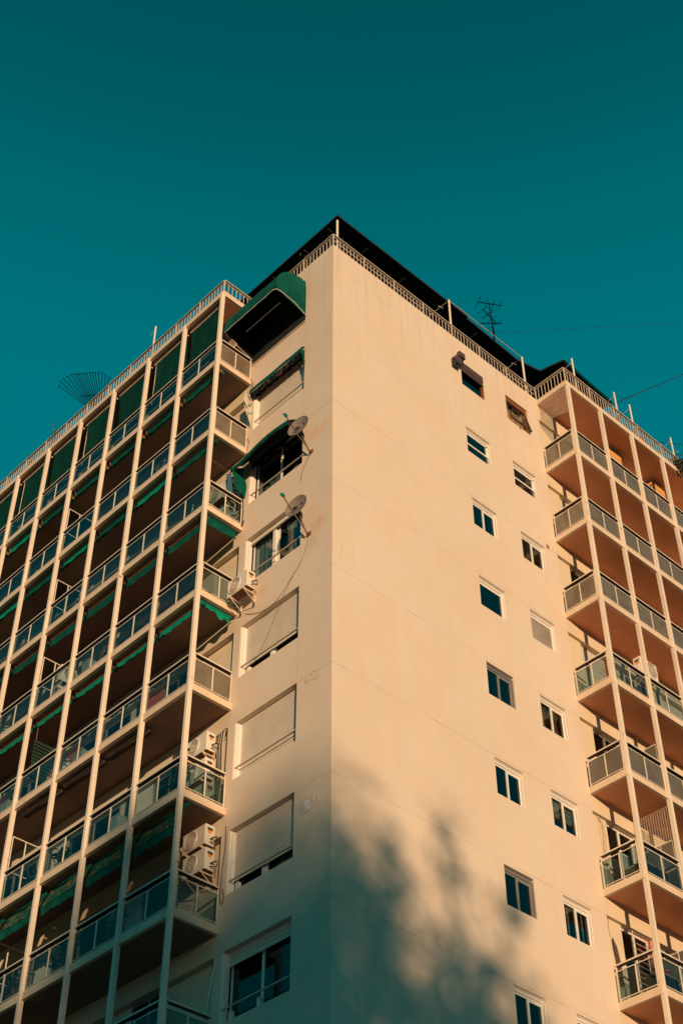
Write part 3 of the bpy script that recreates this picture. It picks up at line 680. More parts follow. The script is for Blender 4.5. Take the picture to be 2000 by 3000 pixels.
# ---- the big dome awning over the top corner window
t = thing('dome_awning', (-.5, 2.2, -1.7), 'large green dome awning with white piping over the top corner window', 'awning')
prof = [(0, -.26), (-.22, -.22), (-.46, -.27), (-.70, -.40), (-.90, -.60), (-1.03, -.85), (-1.10, -1.12), (-1.11, -1.43)]
ya, yb = 1.10, 3.36
mb = MB()
def pf(u):
    k = u * (len(prof) - 1); i = min(int(k), len(prof) - 2); f = k - i; return (prof[i][0] + (prof[i + 1][0] - prof[i][0]) * f, prof[i][1] + (prof[i + 1][1] - prof[i][1]) * f)
def rib(v): return ya - .0 + (yb - ya) * v
def fn(u, v):
    x, z = pf(u); y = rib(v); return (x, y + (.05 * (1 if v < .5 else -1) if v in (0, 1) else 0), z + .012 * math.sin(v * 40) * u + .01 * math.sin(v * 9 + u * 6))
mb.grid(fn, 21, 30)
for (yy, s) in ((ya + .03, -1), (yb - .03, 1)):            # pleated quarter-fan ends
    piv = (-.01, yy, -1.74)
    def fe(u, v):
        x, z = pf(u); r_ = v; bulge = .15 * math.sin(math.pi * v) * math.sin(math.pi * min(1, u * 1.02)) + .014 * (1 if int(u * 30) % 2 else -1) * v
        return (piv[0] + (x - piv[0]) * r_, yy + s * bulge, piv[2] + (z - piv[2]) * r_)
    mb.grid(fe, 30, 8)
build('canopy', mb, 'dome_canvas', t, smooth=False)
mb = MB(); mb.grid(lambda u, v: ((pf(u)[0]) * .97 + .0, ya + .03 + (yb - ya - .06) * v, pf(u)[1] - .03), 14, 4); build('shadow_lining', mb, 'net_shadow_black', t)  # black inner sheet: the shade inside the hood put into its colour
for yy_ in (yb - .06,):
    mb = MB(); mb.grid(lambda u, v: (-.01 + (pf(u)[0] * .96 + .01) * v, yy_, -1.74 + (pf(u)[1] - .04 + 1.74) * v), 14, 3); build('end_shadow_lining', mb, 'net_shadow_black', t)  # same painted shade at the far end of the hood
mb = MB(); mb.grid(lambda u, v: (-1.115, ya + .02 + u * (yb - ya - .04), -1.39 - .11 * v + .008 * math.sin(u * 33)), 36, 2); build('hem', mb, 'green_canvas', t)
mb = MB(); mb.tube([(-.01, ya, -1.76), (-.45, ya - .03, -1.62), (-.9, ya - .01, -1.52), (-1.08, ya + .03, -1.50), (-1.12, ya + .12, -1.50)] + [(-1.12, ya + .12 + (yb - ya - .2) * i / 12, -1.50 + .012 * math.sin(i * 2.1)) for i in range(1, 13)] + [(-.9, yb, -1.52), (-.01, yb, -1.76)], .012, 6); build('piping', mb, 'curtain_white', t)
mb = MB(); mb.tube([(-.62, 1.5, -1.36), (-.62, 2.95, -1.36)], .014, 6)
build('cross_bar', mb, 'ivory_paint', t)
mb = MB()
for f in (.2, .4, .6, .8):
    x, z = pf(f)
    for yy in (ya + .05, yb - .05): mb.tube([(-.01, yy, -1.74), (x * .98, yy, z)], .008, 5)
    mb.tube([(x * .98, ya + .05, z - .012), (x * .98, yb - .05, z - .012)], .010, 5)
build('rib_frame', mb, 'black_metal', t)
mb = MB(); mb.grid(lambda u, v: (-.03 - .02 * math.sin(u * 9) * math.sin(v * 3), ya + .01 + u * (yb - ya - .03), -1.97 + v * 1.70), 12, 6); build('shadow_lining', mb, 'net_shadow_black', t)  # black sheet added over the window for the shadow under the hood
mb = MB(); mb.box((-.03, ya, -2.03), (-.002, yb - .02, -1.985)); build('sill_bar', mb, 'metal_rail', t)
# ---- small awning with check valance and leaf-print flap
k = 1; t = thing('window_awning', (-.15, 2.1, -3.3), 'small green awning with dark checked valance and leaf print flap over a shuttered window', 'awning')
mb = MB(); zt = LH - H
mb.grid(lambda u, v: (-.03 - .10 * v, 1.06 + u * 2.2, zt + .07 - .05 * v + .006 * math.sin(u * 19)), 30, 4); mb.grid(lambda u, v: (-.131 + .006 * math.sin(u * 13), 1.06 + u * 2.2, zt + .02 - .15 * v), 30, 3); build('cloth', mb, 'green_canvas', t, smooth=True)
mb = MB(); mb.grid(lambda u, v: (-.128 + .05 * v + .01 * math.sin(u * 17) * v, 1.08 + u * 2.16, zt - .13 - v * (.16 + .035 * abs(math.sin(u * math.pi * 8)))), 60, 4); build('valance', mb, 'dark_check', t, smooth=True)
mb = MB(); mb.grid(lambda u, v: (-.02 - .095 * v, 1.08 + u * 2.12, zt + .02 - .17 * v), 20, 3); mb.grid(lambda u, v: (.03, 1.13 + u * 2.04, zt - .01 - v * (.20 + .05 * abs(math.sin(u * math.pi * 8)))), 60, 2); build('shadow_lining', mb, 'net_shadow_black', t)  # black underside, and an added scalloped sheet as the valance's shadow
mb = MB(); mb.grid(lambda u, v: (-.02 - .18 * (1 - v * .8) * u, 1.10 + .03 * math.sin(v * 9 + u * 4), zt - .02 - v * (.95 - .55 * u)), 6, 10); build('side_flap', mb, 'green_canvas', t, smooth=True)
mb = MB(); mb.grid(lambda u, v: (-.30 * u - .03, 3.22 + .02 * math.sin(v * 8 + u * 3), zt - .12 - v * (1.22 - .45 * u + .05 * math.sin(u * 24))), 24, 10); build('print_flap', mb, 'leaf_print', t, smooth=True)
# ---- open green awning, window below
t = thing('window_awning', (-.3, 2.1, -6.3), 'plain green awning folded over the window behind the upper satellite dish', 'awning')
mb = MB(); zt = LH - 2 * H
mb.grid(lambda u, v: (-.02 - .48 * v - .05 * math.sin(u * 5) * v, 1.16 + u * 2.30, zt + .06 - .26 * v - .10 * v * v - .06 * u * v), 30, 5)
mb.grid(lambda u, v: (-.50 - .05 * math.sin(u * 5) + .02 * v, 1.16 + u * 2.30, zt - .30 - .06 * u - v * (.12 + .02 * math.sin(u * 21))), 30, 2); build('cloth', mb, 'green_canvas', t, smooth=True)
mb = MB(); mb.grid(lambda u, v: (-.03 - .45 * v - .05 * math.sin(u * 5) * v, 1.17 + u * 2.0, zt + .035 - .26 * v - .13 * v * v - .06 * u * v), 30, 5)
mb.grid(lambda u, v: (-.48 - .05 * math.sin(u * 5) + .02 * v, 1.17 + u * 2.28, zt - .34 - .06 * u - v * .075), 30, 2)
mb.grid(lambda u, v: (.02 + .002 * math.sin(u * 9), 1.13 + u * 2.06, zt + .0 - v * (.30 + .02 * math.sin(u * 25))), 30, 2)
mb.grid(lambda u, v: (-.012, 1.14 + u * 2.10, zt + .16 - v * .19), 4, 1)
build('shadow_lining', mb, 'net_shadow_black', t, smooth=True)  # black sheets added as the awning's shade on underside, wall and window head
mb = MB(); mb.grid(lambda u, v: (-.50 * (1 - v * .8) * u - .02 - .08 * math.sin(v * 3) * u, 3.40 - .12 * v + .05 * math.sin(v * 7 + u * 3), zt - .05 - .30 * u - v * (1.15 - .25 * u)), 10, 14); build('side_flap', mb, 'green_canvas', t, smooth=True)
mb = MB(); mb.tube([(-.02, 3.38, zt - 1.2), (-.48, 3.42, zt - .34)], .01); mb.tube([(-.02, 1.2, zt - .75), (-.48, 1.2, zt - .30)], .01); build('arm', mb, 'black_metal', t)
# ---- dark net canopy over the roof terrace
t = thing('roof_canopy', (4, 4, .4), 'black shade canopy stretched over the roof terrace behind the corner railing', 'canopy')
mb = MB(); z = 2.45
pts = [(.40, .25), (6.0, .24), (6.0, .30), (8.5, .36), (9.36, .17), (9.57, -.66), (12.15, -.56), (12.15, 4.8), (4.8, 4.8), (4.8, 14), (.40, 14)]
lo = [(x, y, z) for x, y in pts]; hi = [(x, y, z + .07) for x, y in pts]
mb.quad(*lo[::-1]); mb.quad(*hi)
for i in range(len(pts)): mb.quad(lo[i], lo[(i + 1) % len(pts)], hi[(i + 1) % len(pts)], hi[i])
build('net', mb, 'net_shadow_black', t)
mb = MB()
for y in (.75, 1.8, 3.2): mb.box((.5, y, z - .08), (12, y + .05, z - .004))
for x in (1.8, 3.4, 5.0, 6.6, 8.4, 10.5): mb.box((x, .45, z - .13), (x + .05, 4.7, z - .082))
build('beam', mb, 'net_shadow_black', t)
for x, y in ((.44, .30), (8.37, .10), (4.985, .10)):
    mb = MB(); mb.tube([(x, y, .42), (x, y, 2.30)], .034, 8); build('post', mb, 'cream_paint', t)
mb = MB(); mb.tube([(4.985, .10, 2.29), (8.37, .10, 2.29)], .013, 6); mb.tube([(4.985, .10, 2.28), (4.985, 1.4, 2.28)], .013, 6); mb.tube([(8.37, .10, 2.28), (8.37, 1.4, 2.28)], .013, 6)
build('clothes_rail', mb, 'metal_rail', t)
mb = MB()
for x in (4.985, 8.37):
    for yy in (.45, .85): mb.tube([(x - .09, yy, 2.24), (x + .09, yy, 2.30)], .018, 6)
build('insulator', mb, 'ivory_paint', t)
mb = MB(); mb.quad((9.58, -.672, 2.36), (12.1, -.572, 2.36), (12.1, -.572, 2.515), (9.58, -.672, 2.515)); build('side_cloth', mb, 'green_sheet', t)
# ---- air conditioners
def aircon(p, n, wid, hei, dep, label, cat_group=None, grille='front', rust=False, brk=True):
    # p: centre of the front face bottom edge; n: 'x-' front faces -x, 'y-' front faces -y
    t = thing('air_conditioner', p, label, 'air conditioner', cat_group)
    if n == 'x-': M = lambda u, d, z: (p[0] + d, p[1] + u, p[2] + z)
    elif n == 'y-': M = lambda u, d, z: (p[0] + u, p[1] + d, p[2] + z)
    else: M = lambda u, d, z: (p[0] - d, p[1] + u, p[2] + z)
    mb = MB(); mb.box(M(-wid / 2, 0, 0), M(wid / 2, dep, hei)); build('casing', mb, 'ac_casing', t, bevel=.02)
    c = wid * .12; r_ = hei * .42; rings = MB(); rings.m = 0
    def D(u, z, d=-.012): return M(c + u, d, hei / 2 + z)
    back = MB(); cc = D(0, 0, -.003); n_ = 28; back.quad(*[D(r_ * math.cos(2 * math.pi * j / n_), r_ * math.sin(2 * math.pi * j / n_), -.003) for j in range(n_)]); build('fan_opening', back, 'ac_dark' if not rust else 'ac_rust', t)
    for f in (.2, .45, .65, .82, 1.0): rings.tube([D(r_ * f * math.cos(a_ * math.pi / 14), r_ * f * math.sin(a_ * math.pi / 14)) for a_ in range(29)], .006 if f < 1 else .014, 5)
    for a_ in range(18):
        an = a_ * 2 * math.pi / 18; rings.tube([D(r_ * .12 * math.cos(an), r_ * .12 * math.sin(an)), D(r_ * math.cos(an + .25), r_ * math.sin(an + .25))], .004, 4)
    build('fan_grille', rings, 'ac_casing', t)
    s = MB()                                                    # valve cover, sticker and pipes on the right end (small u)
    e = -wid / 2 - .004; s.box(M(e - .012, dep * .35, hei * .12), M(e, dep * .8, hei * .55)); build('valve_cover', s, 'ac_casing', t)
    s = MB(); s.box(M(e - .002, dep * .22, hei * .72), M(e + .002, dep * .75, hei * .84)); build('handle_slot', s, 'ac_dark', t)
    s = MB(); s.box(M(e - .003, dep * .25, hei * .58), M(e + .001, dep * .62, hei * .70)); build('sticker', s, 'orange_label', t)
    s = MB(); s.tube([M(e - .02, dep * .5, hei * .28), M(e - .07, dep * .55, hei * .3), M(e - .08, dep * .9, hei * .42), M(e - .03, dep * 1.1, hei * .5)], .016); s.tube([M(e - .02, dep * .5, hei * .16), M(e - .06, dep * .6, hei * .12), M(e - .07, dep, hei * .2), M(e - .03, dep * 1.15, hei * .4)], .012); build('pipe', s, 'pipe_black', t)
    if brk:
        for uu in (-wid * .36, wid * .30):
            s = MB(); s.box(M(uu, -.02, -.045), M(uu + .035, dep + .12, -.008)); s.tube([M(uu + .017, .02, -.04), M(uu + .017, dep + .1, -.26)], .012); s.box(M(uu, dep + .09, -.28), M(uu + .035, dep + .12, -.008)); build('bracket', s, 'edge_paint', t)
        s = MB(); s.box(M(-wid / 2 + .01, .01, -.007), M(wid / 2 - .01, dep - .01, -.001)); build('drip_base', s, 'ac_rust', t)
    return t
aircon((-.46, 2.86, -11.03), 'x-', .74, .52, .26, 'air conditioner on brackets outside the wall below the lower satellite dish', rust=True)
GP = 'air conditioners stacked on the left block'
aircon((-.44, 4.02, -15.14), 'x-', .78, .50, .26, 'upper air conditioner by the pipe bundle, side of the left block, fifth row', GP)
aircon((-.44, 4.02, -15.86), 'x-', .78, .52, .26, 'middle air conditioner below the pipe bundle, side of the left block', GP)
aircon((-.40, 4.00, -16.50), 'x-', .78, .52, .26, 'lowest air conditioner behind the side railing glass, fifth row of the left block', GP)
aircon((-.32, 4.00, -17.50), 'x-', .78, .50, .27, 'upper of two air conditioners over a dry plant, corner balcony of the left block', GP, rust=True)
aircon((-.28, 4.00, -18.08), 'x-', .78, .52, .27, 'lower of two air conditioners over a dry plant, corner balcony of the left block', GP)
aircon((-.40, 3.98, -7.15), 'x-', .70, .55, .30, 'air conditioner behind the hanging cloth, second row side of the left block', GP)
aircon((-.30, 4.05, -7.95), 'x-', .70, .60, .30, 'white unit with red labels behind the side railing, second row of the left block', GP)
aircon((-.62, 9.72, -10.06), 'y-', .50, .52, .24, 'round grilled fan unit above the handrail, fourth row of the left block', 'fan units facing the street', brk=True)
aircon((-.62, 9.72, -10.72), 'y-', .50, .52, .24, 'lower round grilled fan unit behind the balcony glass, fourth row of the left block', 'fan units facing the street', brk=True)
aircon((11.31, -.67, -9.42), 'y-', .74, .56, .26, 'orange lit air conditioner hanging under the third slab of the right block', brk=True)
for j, (x, lb) in enumerate(((12.0, 'orange extractor box under the roof slab, second bay of the right block'), (14.2, 'orange extractor box under the roof slab, fourth bay of the right block'))):
    t = thing('extractor_box', (x, -.4, -.45), lb, 'ventilation box')
    mb = MB(); mb.box((x - .35, -.42, -.62), (x + .35, -.02, .06)); build('casing', mb, 'orange_box' if 'orange_box' in MAT else 'spandrel_plaster', t, bevel=.015)
    mb = MB(); mb.box((x - .37, -.44, .03), (x + .37, -.0, .07)); build('lid', mb, 'black_metal', t)
    mb = MB(); [mb.box((x - .36, -.40, -.5 + i * .09), (x - .352, -.06, -.46 + i * .09)) for i in range(5)]; build('louvre', mb, 'ac_dark', t)
# ---- projecting lamp box by the top window of the right wall
t = thing('security_lamp', (4.85, -.15, -1.0), 'dark boxy lamp fixed to the wall beside the top window under the railing', 'lamp')
mb = MB(); mb.box((4.74, -.10, -1.10), (4.98, -.02, -.74)); build('back_plate', mb, 'black_metal', t, bevel=.01)
mb = MB(); mb.box((4.84, -.15, -.92), (5.08, -.005, -.60)); build('housing', mb, 'dark_bronze', t, bevel=.01)
mb = MB(); mb.box((4.95, -.18, -.58), (5.20, -.06, -.36)); build('head', mb, 'dark_bronze', t, bevel=.01)
mb = MB(); mb.box((5.02, -.06, -.60), (5.10, -.0, -.50)); build('arm', mb, 'black_metal', t)
# ---- satellite dishes
def dish(C, base, label, withlogo=True):
    C = Vector(C); base = Vector(base); n = Vector((-.975, -.16, .12)).normalized()
    upv = (Vector((0, 0, 1)) - n * n.z).normalized(); sv = upv.cross(n)
    t = thing('satellite_dish', base, label, 'satellite dish', 'satellite dishes beside the corner windows'); R0 = .325
    mb = MB()
    def pt(a_, r_, o=0): return C + (upv * math.sin(a_) * 1.06 + sv * math.cos(a_)) * r_ * R0 + n * (.075 * (r_ * r_) - .075 + o)
    mb.grid(lambda u, v: pt(u * 2 * math.pi, v), 36, 8); mb.grid(lambda u, v: pt(u * 2 * math.pi, v, -.012), 36, 8); mb.grid(lambda u, v: pt(u * 2 * math.pi, 1, -.012 * v), 36, 1)
    build('reflector', mb, 'dish_grey', t, smooth=True)
    if withlogo:
        def on(u, v, o=.006):
            r_ = math.hypot(u, v) / R0; return C + sv * u + upv * v * 1.0 + n * (.075 * r_ * r_ - .075 + o)
        lg = MB(); S = 1
        # letter-like disc: straight left side, round right side
        q = [(-.13, -.06), (-.13, .07)] + [(-.13 + .02 + .12 * math.sin(i * math.pi / 10), .005 + .065 * math.cos(i * math.pi / 10)) for i in range(11)]
        lg.quad(*[on(S * a_, b_) for a_, b_ in q])
        arc = [(.02 + .15 * math.cos(a_), -.02 + .17 * math.sin(a_)) for a_ in [R(-15 + i * 8) for i in range(11)]]; inn = [(.02 + (.15 - .035 * math.sin(i / 10 * math.pi)) * math.cos(R(-15 + i * 8)), -.02 + (.17 - .03 * math.sin(i / 10 * math.pi)) * math.sin(R(-15 + i * 8))) for i in range(11)]
        for i in range(10): lg.quad(on(S * arc[i][0], arc[i][1]), on(S * arc[i + 1][0], arc[i + 1][1]), on(S * inn[i + 1][0], inn[i + 1][1]), on(S * inn[i][0], inn[i][1]))
        build('emblem', lg, 'black_print', t)
        cu = bpy.data.curves.new('txt', 'FONT'); cu.body = 'DIRECTV'; cu.size = .085; cu.align_x = 'CENTER'; cu.extrude = .001; cu.space_character = 1.15
        to = bpy.data.objects.new('tmp', cu); SC.collection.objects.link(to); bpy.context.view_layer.update()
        me = bpy.data.meshes.new_from_object(to); bpy.data.objects.remove(to)
        lm = MB()
        for v in me.vertices: lm.v.append(on(S * v.co.x, v.co.y - .155, .007 + v.co.z))
        for p in me.polygons: lm.f.append(tuple(p.vertices)); lm.mi.append(0)
        build('lettering', lm, 'black_print', t)
    bot = C - upv * R0 * 1.0 + n * .02; lnb = C + n * .50 - upv * .10
    mb = MB(); mb.tube([C - n * .09 - upv * .12, bot + n * -.04, bot + n * .02, lnb - n * .0], .014, 6); build('feed_arm', mb, 'dark_bronze', t)
    d_ = (C - lnb).normalized()
    mb = MB(); mb.tube([lnb - upv * .02 - d_ * .06, lnb - d_ * .02, lnb + d_ * .04, lnb + d_ * .06], [.028, .032, .036, .045], 10); mb.tube([lnb - upv * .05, lnb + upv * .06], .022, 8); build('receiver', mb, 'green_plastic', t)
    mb = MB(); mb.tube([base, base + Vector((-.10, 0, .0)), C - n * .13 - upv * .18, C - n * .10], .018, 8); mb.tube([base + Vector((-.1, .0, .02)), bot], .013, 6); build('mast', mb, 'dark_bronze', t)
    mb = MB(); mb.box(base + Vector((-.02, -.07, -.06)), base + Vector((.0, .07, .06))); build('wall_plate', mb, 'rusty_iron', t)
    mb = MB(); mb.box(C - n * .12 - Vector((.03, .05, .08)), C - n * .07 + Vector((.03, .05, .08))); build('bracket', mb, 'rusty_iron', t)
dish((-.36, .90, -9.46), (0, .80, -10.24), 'lower satellite dish, beside the curtained window, black emblem and lettering')
dish((-.36, .90, -6.66), (0, .77, -7.46), 'upper satellite dish, beside the window with the plain green awning')
# ---- aerials on the roof
t = thing('television_aerial', (10.3, 2.2, .4), 'television aerial with crossed element bars on a mast above the roof canopy', 'aerial')
YA = 2.2
from_px = lambda u, v, yy: None
def ray_y(u, v, yy):
    d = fw + rt2 * ((u - 1000) / 4354.66) - up2 * ((v - 1500) / 4354.66); s = (yy - CAMP.y) / d.y; p = CAMP + d * s; return Vector((p.x, p.y, p.z - Z0))
def AP(a_, b_, yy=None): return ray_y(1360 + a_ * .07653, 860 + b_ * .07653, YA if yy is None else yy)
mt, mo = AP(1110, 1560), AP(930, 390)
mb = MB(); foot = Vector((mt.x, mt.y, .4)); mb.tube([foot, mt, AP(1075, 1270), mo], [.04, .034, .026, .02], 6); build('mast', mb, 'aerial_black', t)
def bars(lst, name, r_=.011):
    mb = MB()
    for (p, q, d0, d1) in lst: mb.tube([AP(*p, YA + d0), AP(*q, YA + d1)], r_, 5)
    build(name, mb, 'aerial_black' if name == 'boom' else 'aerial_black', t)
bars([((520, 325), (1380, 460), 0, .0), ((590, 1140), (1400, 1150), 0, 0)], 'boom', .019)
bars([((700, 600), (1220, 1160), -.2, .2)], 'boom', .019)
bars([((625, 75), (385, 590), -.25, .25), ((905, 165), (790, 540), -.2, .2), ((1160, 215), (1020, 600), -.2, .2), ((1425, 265), (1290, 650), -.2, .2)], 'element', .010)
bars([((905, 490), (470, 790), -.2, .2), ((1110, 600), (640, 960), -.2, .2), ((1110, 660), (700, 960), -.2, .2), ((1265, 835), (870, 1090), -.2, .2), ((1430, 1000), (1130, 1210), -.2, .2)], 'element', .010)
bars([((930, 1300), (950, 1500), 0, 0), ((1110, 1280), (1150, 1560), 0, 0), ((930, 1300), (1110, 1280), 0, 0)], 'stay', .012)
t = thing('fan_aerial', (.3, 13.2, .4), 'dark fan shaped aerial with many rods and knobbed tips above the left roof railing', 'aerial')
def ray_x(u, v, xx):
    d = fw + rt2 * ((u - 1000) / 4354.66) - up2 * ((v - 1500) / 4354.66); s = (xx - CAMP.x) / d.x; p = CAMP + d * s; return Vector((p.x, p.y, p.z - Z0))
FP = lambda a_, b_, xx: ray_x(a_ * .3189, 1000 + b_ * .3189, xx)
tips = [(545, 410), (563, 375), (588, 345), (620, 322), (655, 308), (680, 300), (705, 298), (727, 298), (752, 296), (777, 290), (800, 294), (826, 288), (850, 286), (877, 284), (908, 282), (940, 290), (972, 308), (1005, 330)]
basep = FP(905, 690, .3); mb = MB(); kn = MB()
for i, (a_, b_) in enumerate(tips):
    f = i / (len(tips) - 1); p1 = FP(a_, b_, .3 + .3 * f); p0 = FP(800 + 150 * f, 600 - 40 * f, .3); d_ = (p1 - p0).normalized(); mb = MB(); mb.tube([p0, p1 - d_ * .07, p1 - d_ * .02, p1 + d_ * .05], [.013, .013, .033, .010], 6); build('rod', mb, 'aerial_black', t)
mb = MB(); p0 = FP(870, 590, .3); mb.tube([FP(800, 600, .3), FP(950, 560, .3)], .02, 6); mb.tube([Vector((.3, p0.y, .4)), p0], .025, 6); mb.tube([FP(750, 505, .3), FP(880, 490, .3)], .016, 5); build('mast', mb, 'aerial_black', t)
# ---- overhead cables in the sky
def ray_any(u, v, dist):
    d = (fw + rt2 * ((u - 1000) / 4354.66) - up2 * ((v - 1500) / 4354.66)); p = CAMP + d * dist; return Vector((p.x, p.y, p.z - Z0))
def cable(name, pts, r_, mat, label, grp=None, cat='cable'):
    mb = MB(); mb.tube([p for p in pts], r_, 5); o = build(name, mb, mat, None, loc=(pts[0][0], pts[0][1], pts[0][2] + Z0)); tag(o, label, cat, grp or name.replace('_', ' ') + 's'); return o
def sagline(A, Bq, sag, n=40):
    Bq = A + (Bq - A) * 4; return [A.lerp(Bq, i / n) - Vector((0, 0, sag * 4 * (i / n) * (1 - i / n))) for i in range(n + 1)]
cable('overhead_cable', sagline(Vector((11.9, -.3, 2.2)), ray_any(2080, 1056, 62), .15), .016, 'pipe_black', 'thicker dark cable rising to the right from the roof of the right block')
cable('overhead_cable', sagline(AP(1100, 1500), ray_any(2080, 938, 66), .1), .006, 'pipe_black', 'thin faint cable crossing the sky right of the television aerial')
cable('overhead_cable', sagline(ray_any(1925, 1295, 54), ray_any(2080, 1312, 60), .0), .012, 'pipe_black', 'short dark cable leaving the roof beside the hedge plant')
cable('overhead_cable', sagline(ray_any(1945, 1330, 54), ray_any(2080, 1338, 60), .0), .012, 'pipe_black', 'lowest dark cable leaving the roof behind the hedge plant')
# cables on the left facade
def wallcable(pts, r_, mat, label, x=-.012):
    ps = [Vector(((q[2] if len(q) > 2 else x), q[0], q[1])) for q in pts]; out = []
    for i in range(len(ps) - 1):
        for k in range(6):
            t_ = k / 6; p0 = ps[max(i - 1, 0)]; p1 = ps[i]; p2 = ps[i + 1]; p3 = ps[min(i + 2, len(ps) - 1)]
            out.append(.5 * ((2 * p1) + (p2 - p0) * t_ + (2 * p0 - 5 * p1 + 4 * p2 - p3) * t_ * t_ + (3 * p1 - p0 - 3 * p2 + p3) * t_ ** 3))
    out.append(ps[-1]); return cable('wall_cable', out, r_, mat, label)
wallcable([(.80, -10.26), (.92, -10.7), (1.1, -11.0), (1.4, -11.25), (1.88, -11.62), (2.44, -11.64), (2.93, -11.42), (3.27, -11.15), (3.40, -10.9, -.3), (3.36, -11.0, -1.1)], .0055, 'wire_brown', 'brown cable looping down from the lower dish and across above the shutters')
wallcable([(1.25, -11.15, -.03), (1.7, -11.75, -.03), (2.1, -12.0, .10), (2.4, -12.5, .10), (2.75, -12.9, .10)], .0035, 'wire_brown', 'thin cable hanging in front of the highest half closed shutter')
wallcable([(.78, -7.5), (1.0, -7.75), (1.1, -8.0), (1.13, -8.2), (1.12, -8.05)], .008, 'wire_brown', 'short loose cable below the upper dish')
wallcable([(3.30, -17.1), (3.28, -17.6), (3.34, -18.2), (3.36, -18.75), (3.30, -18.95), (3.24, -18.8), (3.30, -18.6)], .012, 'wire_brown', 'pale cable running down the pilaster beside the half closed shutter, looped at its end')
wallcable([(3.36, -2.55), (3.32, -2.9), (3.36, -3.2), (3.30, -2.95), (3.25, -2.8)], .010, 'wire_brown', 'knotted cable end on the wall below the dome awning')
wallcable([(3.36, -5.0), (3.30, -5.2), (3.36, -5.5), (3.32, -5.7)], .009, 'wire_brown', 'short cable on the wall beside the second side railing')
wallcable([(3.34, -20.2, -.03), (3.42, -20.7, -.06), (3.5, -21.3, -.09), (3.58, -22.2, -.10), (3.6, -23, -.1)], .020, 'ivory_paint', 'crinkled pale hose hanging beside the open dark window at the bottom')
wallcable([(3.40, -7.1, -.10), (3.34, -7.4, -.06), (3.32, -7.9, -.05), (3.36, -8.3, -.04), (3.30, -8.1, -.03)], .014, 'pipe_black', 'black cable hanging by the second row side railing')
t = thing('pipe_bundle', (-.1, 3.5, -15.9), 'bundle of cream lagged pipes beside the stacked air conditioners', 'pipes')
for j in range(5):
    mb = MB(); oy = 3.46 + .035 * j; pts = [(-.05 - .02 * j, 3.40, -14.50 - .02 * j), (-.10, oy - .02, -14.62), (-.12 - .01 * j, oy, -15.0), (-.09, oy + .02 * math.sin(j), -15.6), (-.12, oy, -16.2), (-.10, oy + .06, -16.45 - .04 * j)]
    mb.tube(pts, .022 if j % 2 else .016, 6); build('pipe', mb, 'pipe_cream' if j % 2 == 0 else 'pipe_black', t)
t = thing('downpipe', (8.98, 0, -15.5), 'cream corrugated pipe curving down the back wall, sixth row of the right block', 'pipe')
mb = MB(); mb.tube([(8.95, .08, -14.50), (9.10, .06, -14.60), (9.13, .05, -14.9), (9.08, .05, -15.4), (9.10, .05, -16.5)], .035, 8); build('pipe', mb, 'pipe_cream', t); mb = MB(); mb.tube([(9.02, .10, -14.5), (9.03, .1, -15.0), (8.98, .1, -16.5)], .018, 6); build('pipe', mb, 'pipe_black', t)
wc = [Vector((8.80, .08, -17.0)), Vector((8.84, .08, -17.35)), Vector((8.82, .08, -17.6)), Vector((8.85, .08, -17.75))]
cable('wall_cable', wc, .008, 'wire_brown', 'thin cable on the back wall beside the lowest barred door, right block')
t = thing('rolled_mat', (8.95, .05, -18.7), 'long dark rolled cloth hanging on the back wall beside the barred door, right block', 'rolled cloth')
mb = MB(); mb.tube([(8.86, .04, -17.78), (8.90, .03, -18.0), (8.96, .03, -18.4), (9.0, .03, -18.9)], [.015, .05, .055, .04], 8); build('cloth', mb, 'dark_bronze', t)
# ---- plants
def plant(p, n, spread, leaf, mats, label, pot=True, droop=0, stems=6, h=.5, name='potted_plant', seed=0, flower=None):
    t = thing(name, p, label, 'plant', 'plants on the roof and balconies'); q = random.Random(seed + int(p[1] * 100)); p = Vector(p)
    if pot:
        mb = MB(); mb.tube([p, p + Vector((0, 0, .02)), p + Vector((0, 0, .22)), p + Vector((0, 0, .25))], [.09, .10, .14, .15], 12); build('pot', mb, 'terracotta_pot', t); b0 = p + Vector((0, 0, .22))
    else: b0 = p
    st = MB(); lv = MB()
    for s in range(stems):
        a_ = q.uniform(0, 6.28); tip = b0 + Vector((math.cos(a_) * spread[0] * q.random(), math.sin(a_) * spread[1] * q.random(), h * q.uniform(.5, 1.1))); mid = b0.lerp(tip, .5) + Vector((q.uniform(-.04, .04), q.uniform(-.04, .04), .05)); st.tube([b0, mid, tip], [.010, .008, .004], 4)
        for _ in range(n // stems):
            f = q.uniform(.25, 1.05); c = b0.lerp(tip, f) + Vector((q.gauss(0, spread[0] * .28), q.gauss(0, spread[1] * .28), q.gauss(0, .06) - droop * q.random()))
            u = Vector((q.gauss(0, 1), q.gauss(0, 1), q.gauss(0, .7))).normalized(); v = u.cross(Vector((q.gauss(0, 1), q.gauss(0, 1), q.gauss(0, 1)))).normalized(); l = leaf * q.uniform(.6, 1.3)
            lv.m = 1 if q.random() < .3 else 0
            lv.quad(c, c + u * l * .5 + v * l * .28, c + u * l, c + u * l * .5 - v * l * .28)
    build('stems', st, 'dry_stem', t); build('leaves', lv, mats, t)
plant((14.5, -1.22, .30), 1100, (.42, .22), .10, ['leaf_dark', 'leaf_rust'], 'bushy rust tinged plant spilling over the roof railing at the far right', pot=False, droop=.25, h=.62, stems=14, seed=4)
plant((14.85, -1.0, .42), 500, (.34, .25), .10, ['leaf_dark', 'leaf_rust'], 'second dark bush behind the roof railing at the right picture edge', pot=False, droop=.2, h=.55, stems=10, seed=9)
plant((.62, .55, .42), 260, (.5, .4), .10, ['leaf_dark', 'leaf_green'], 'dark shrub growing behind the railing at the roof corner post', h=.75, stems=12, seed=2)
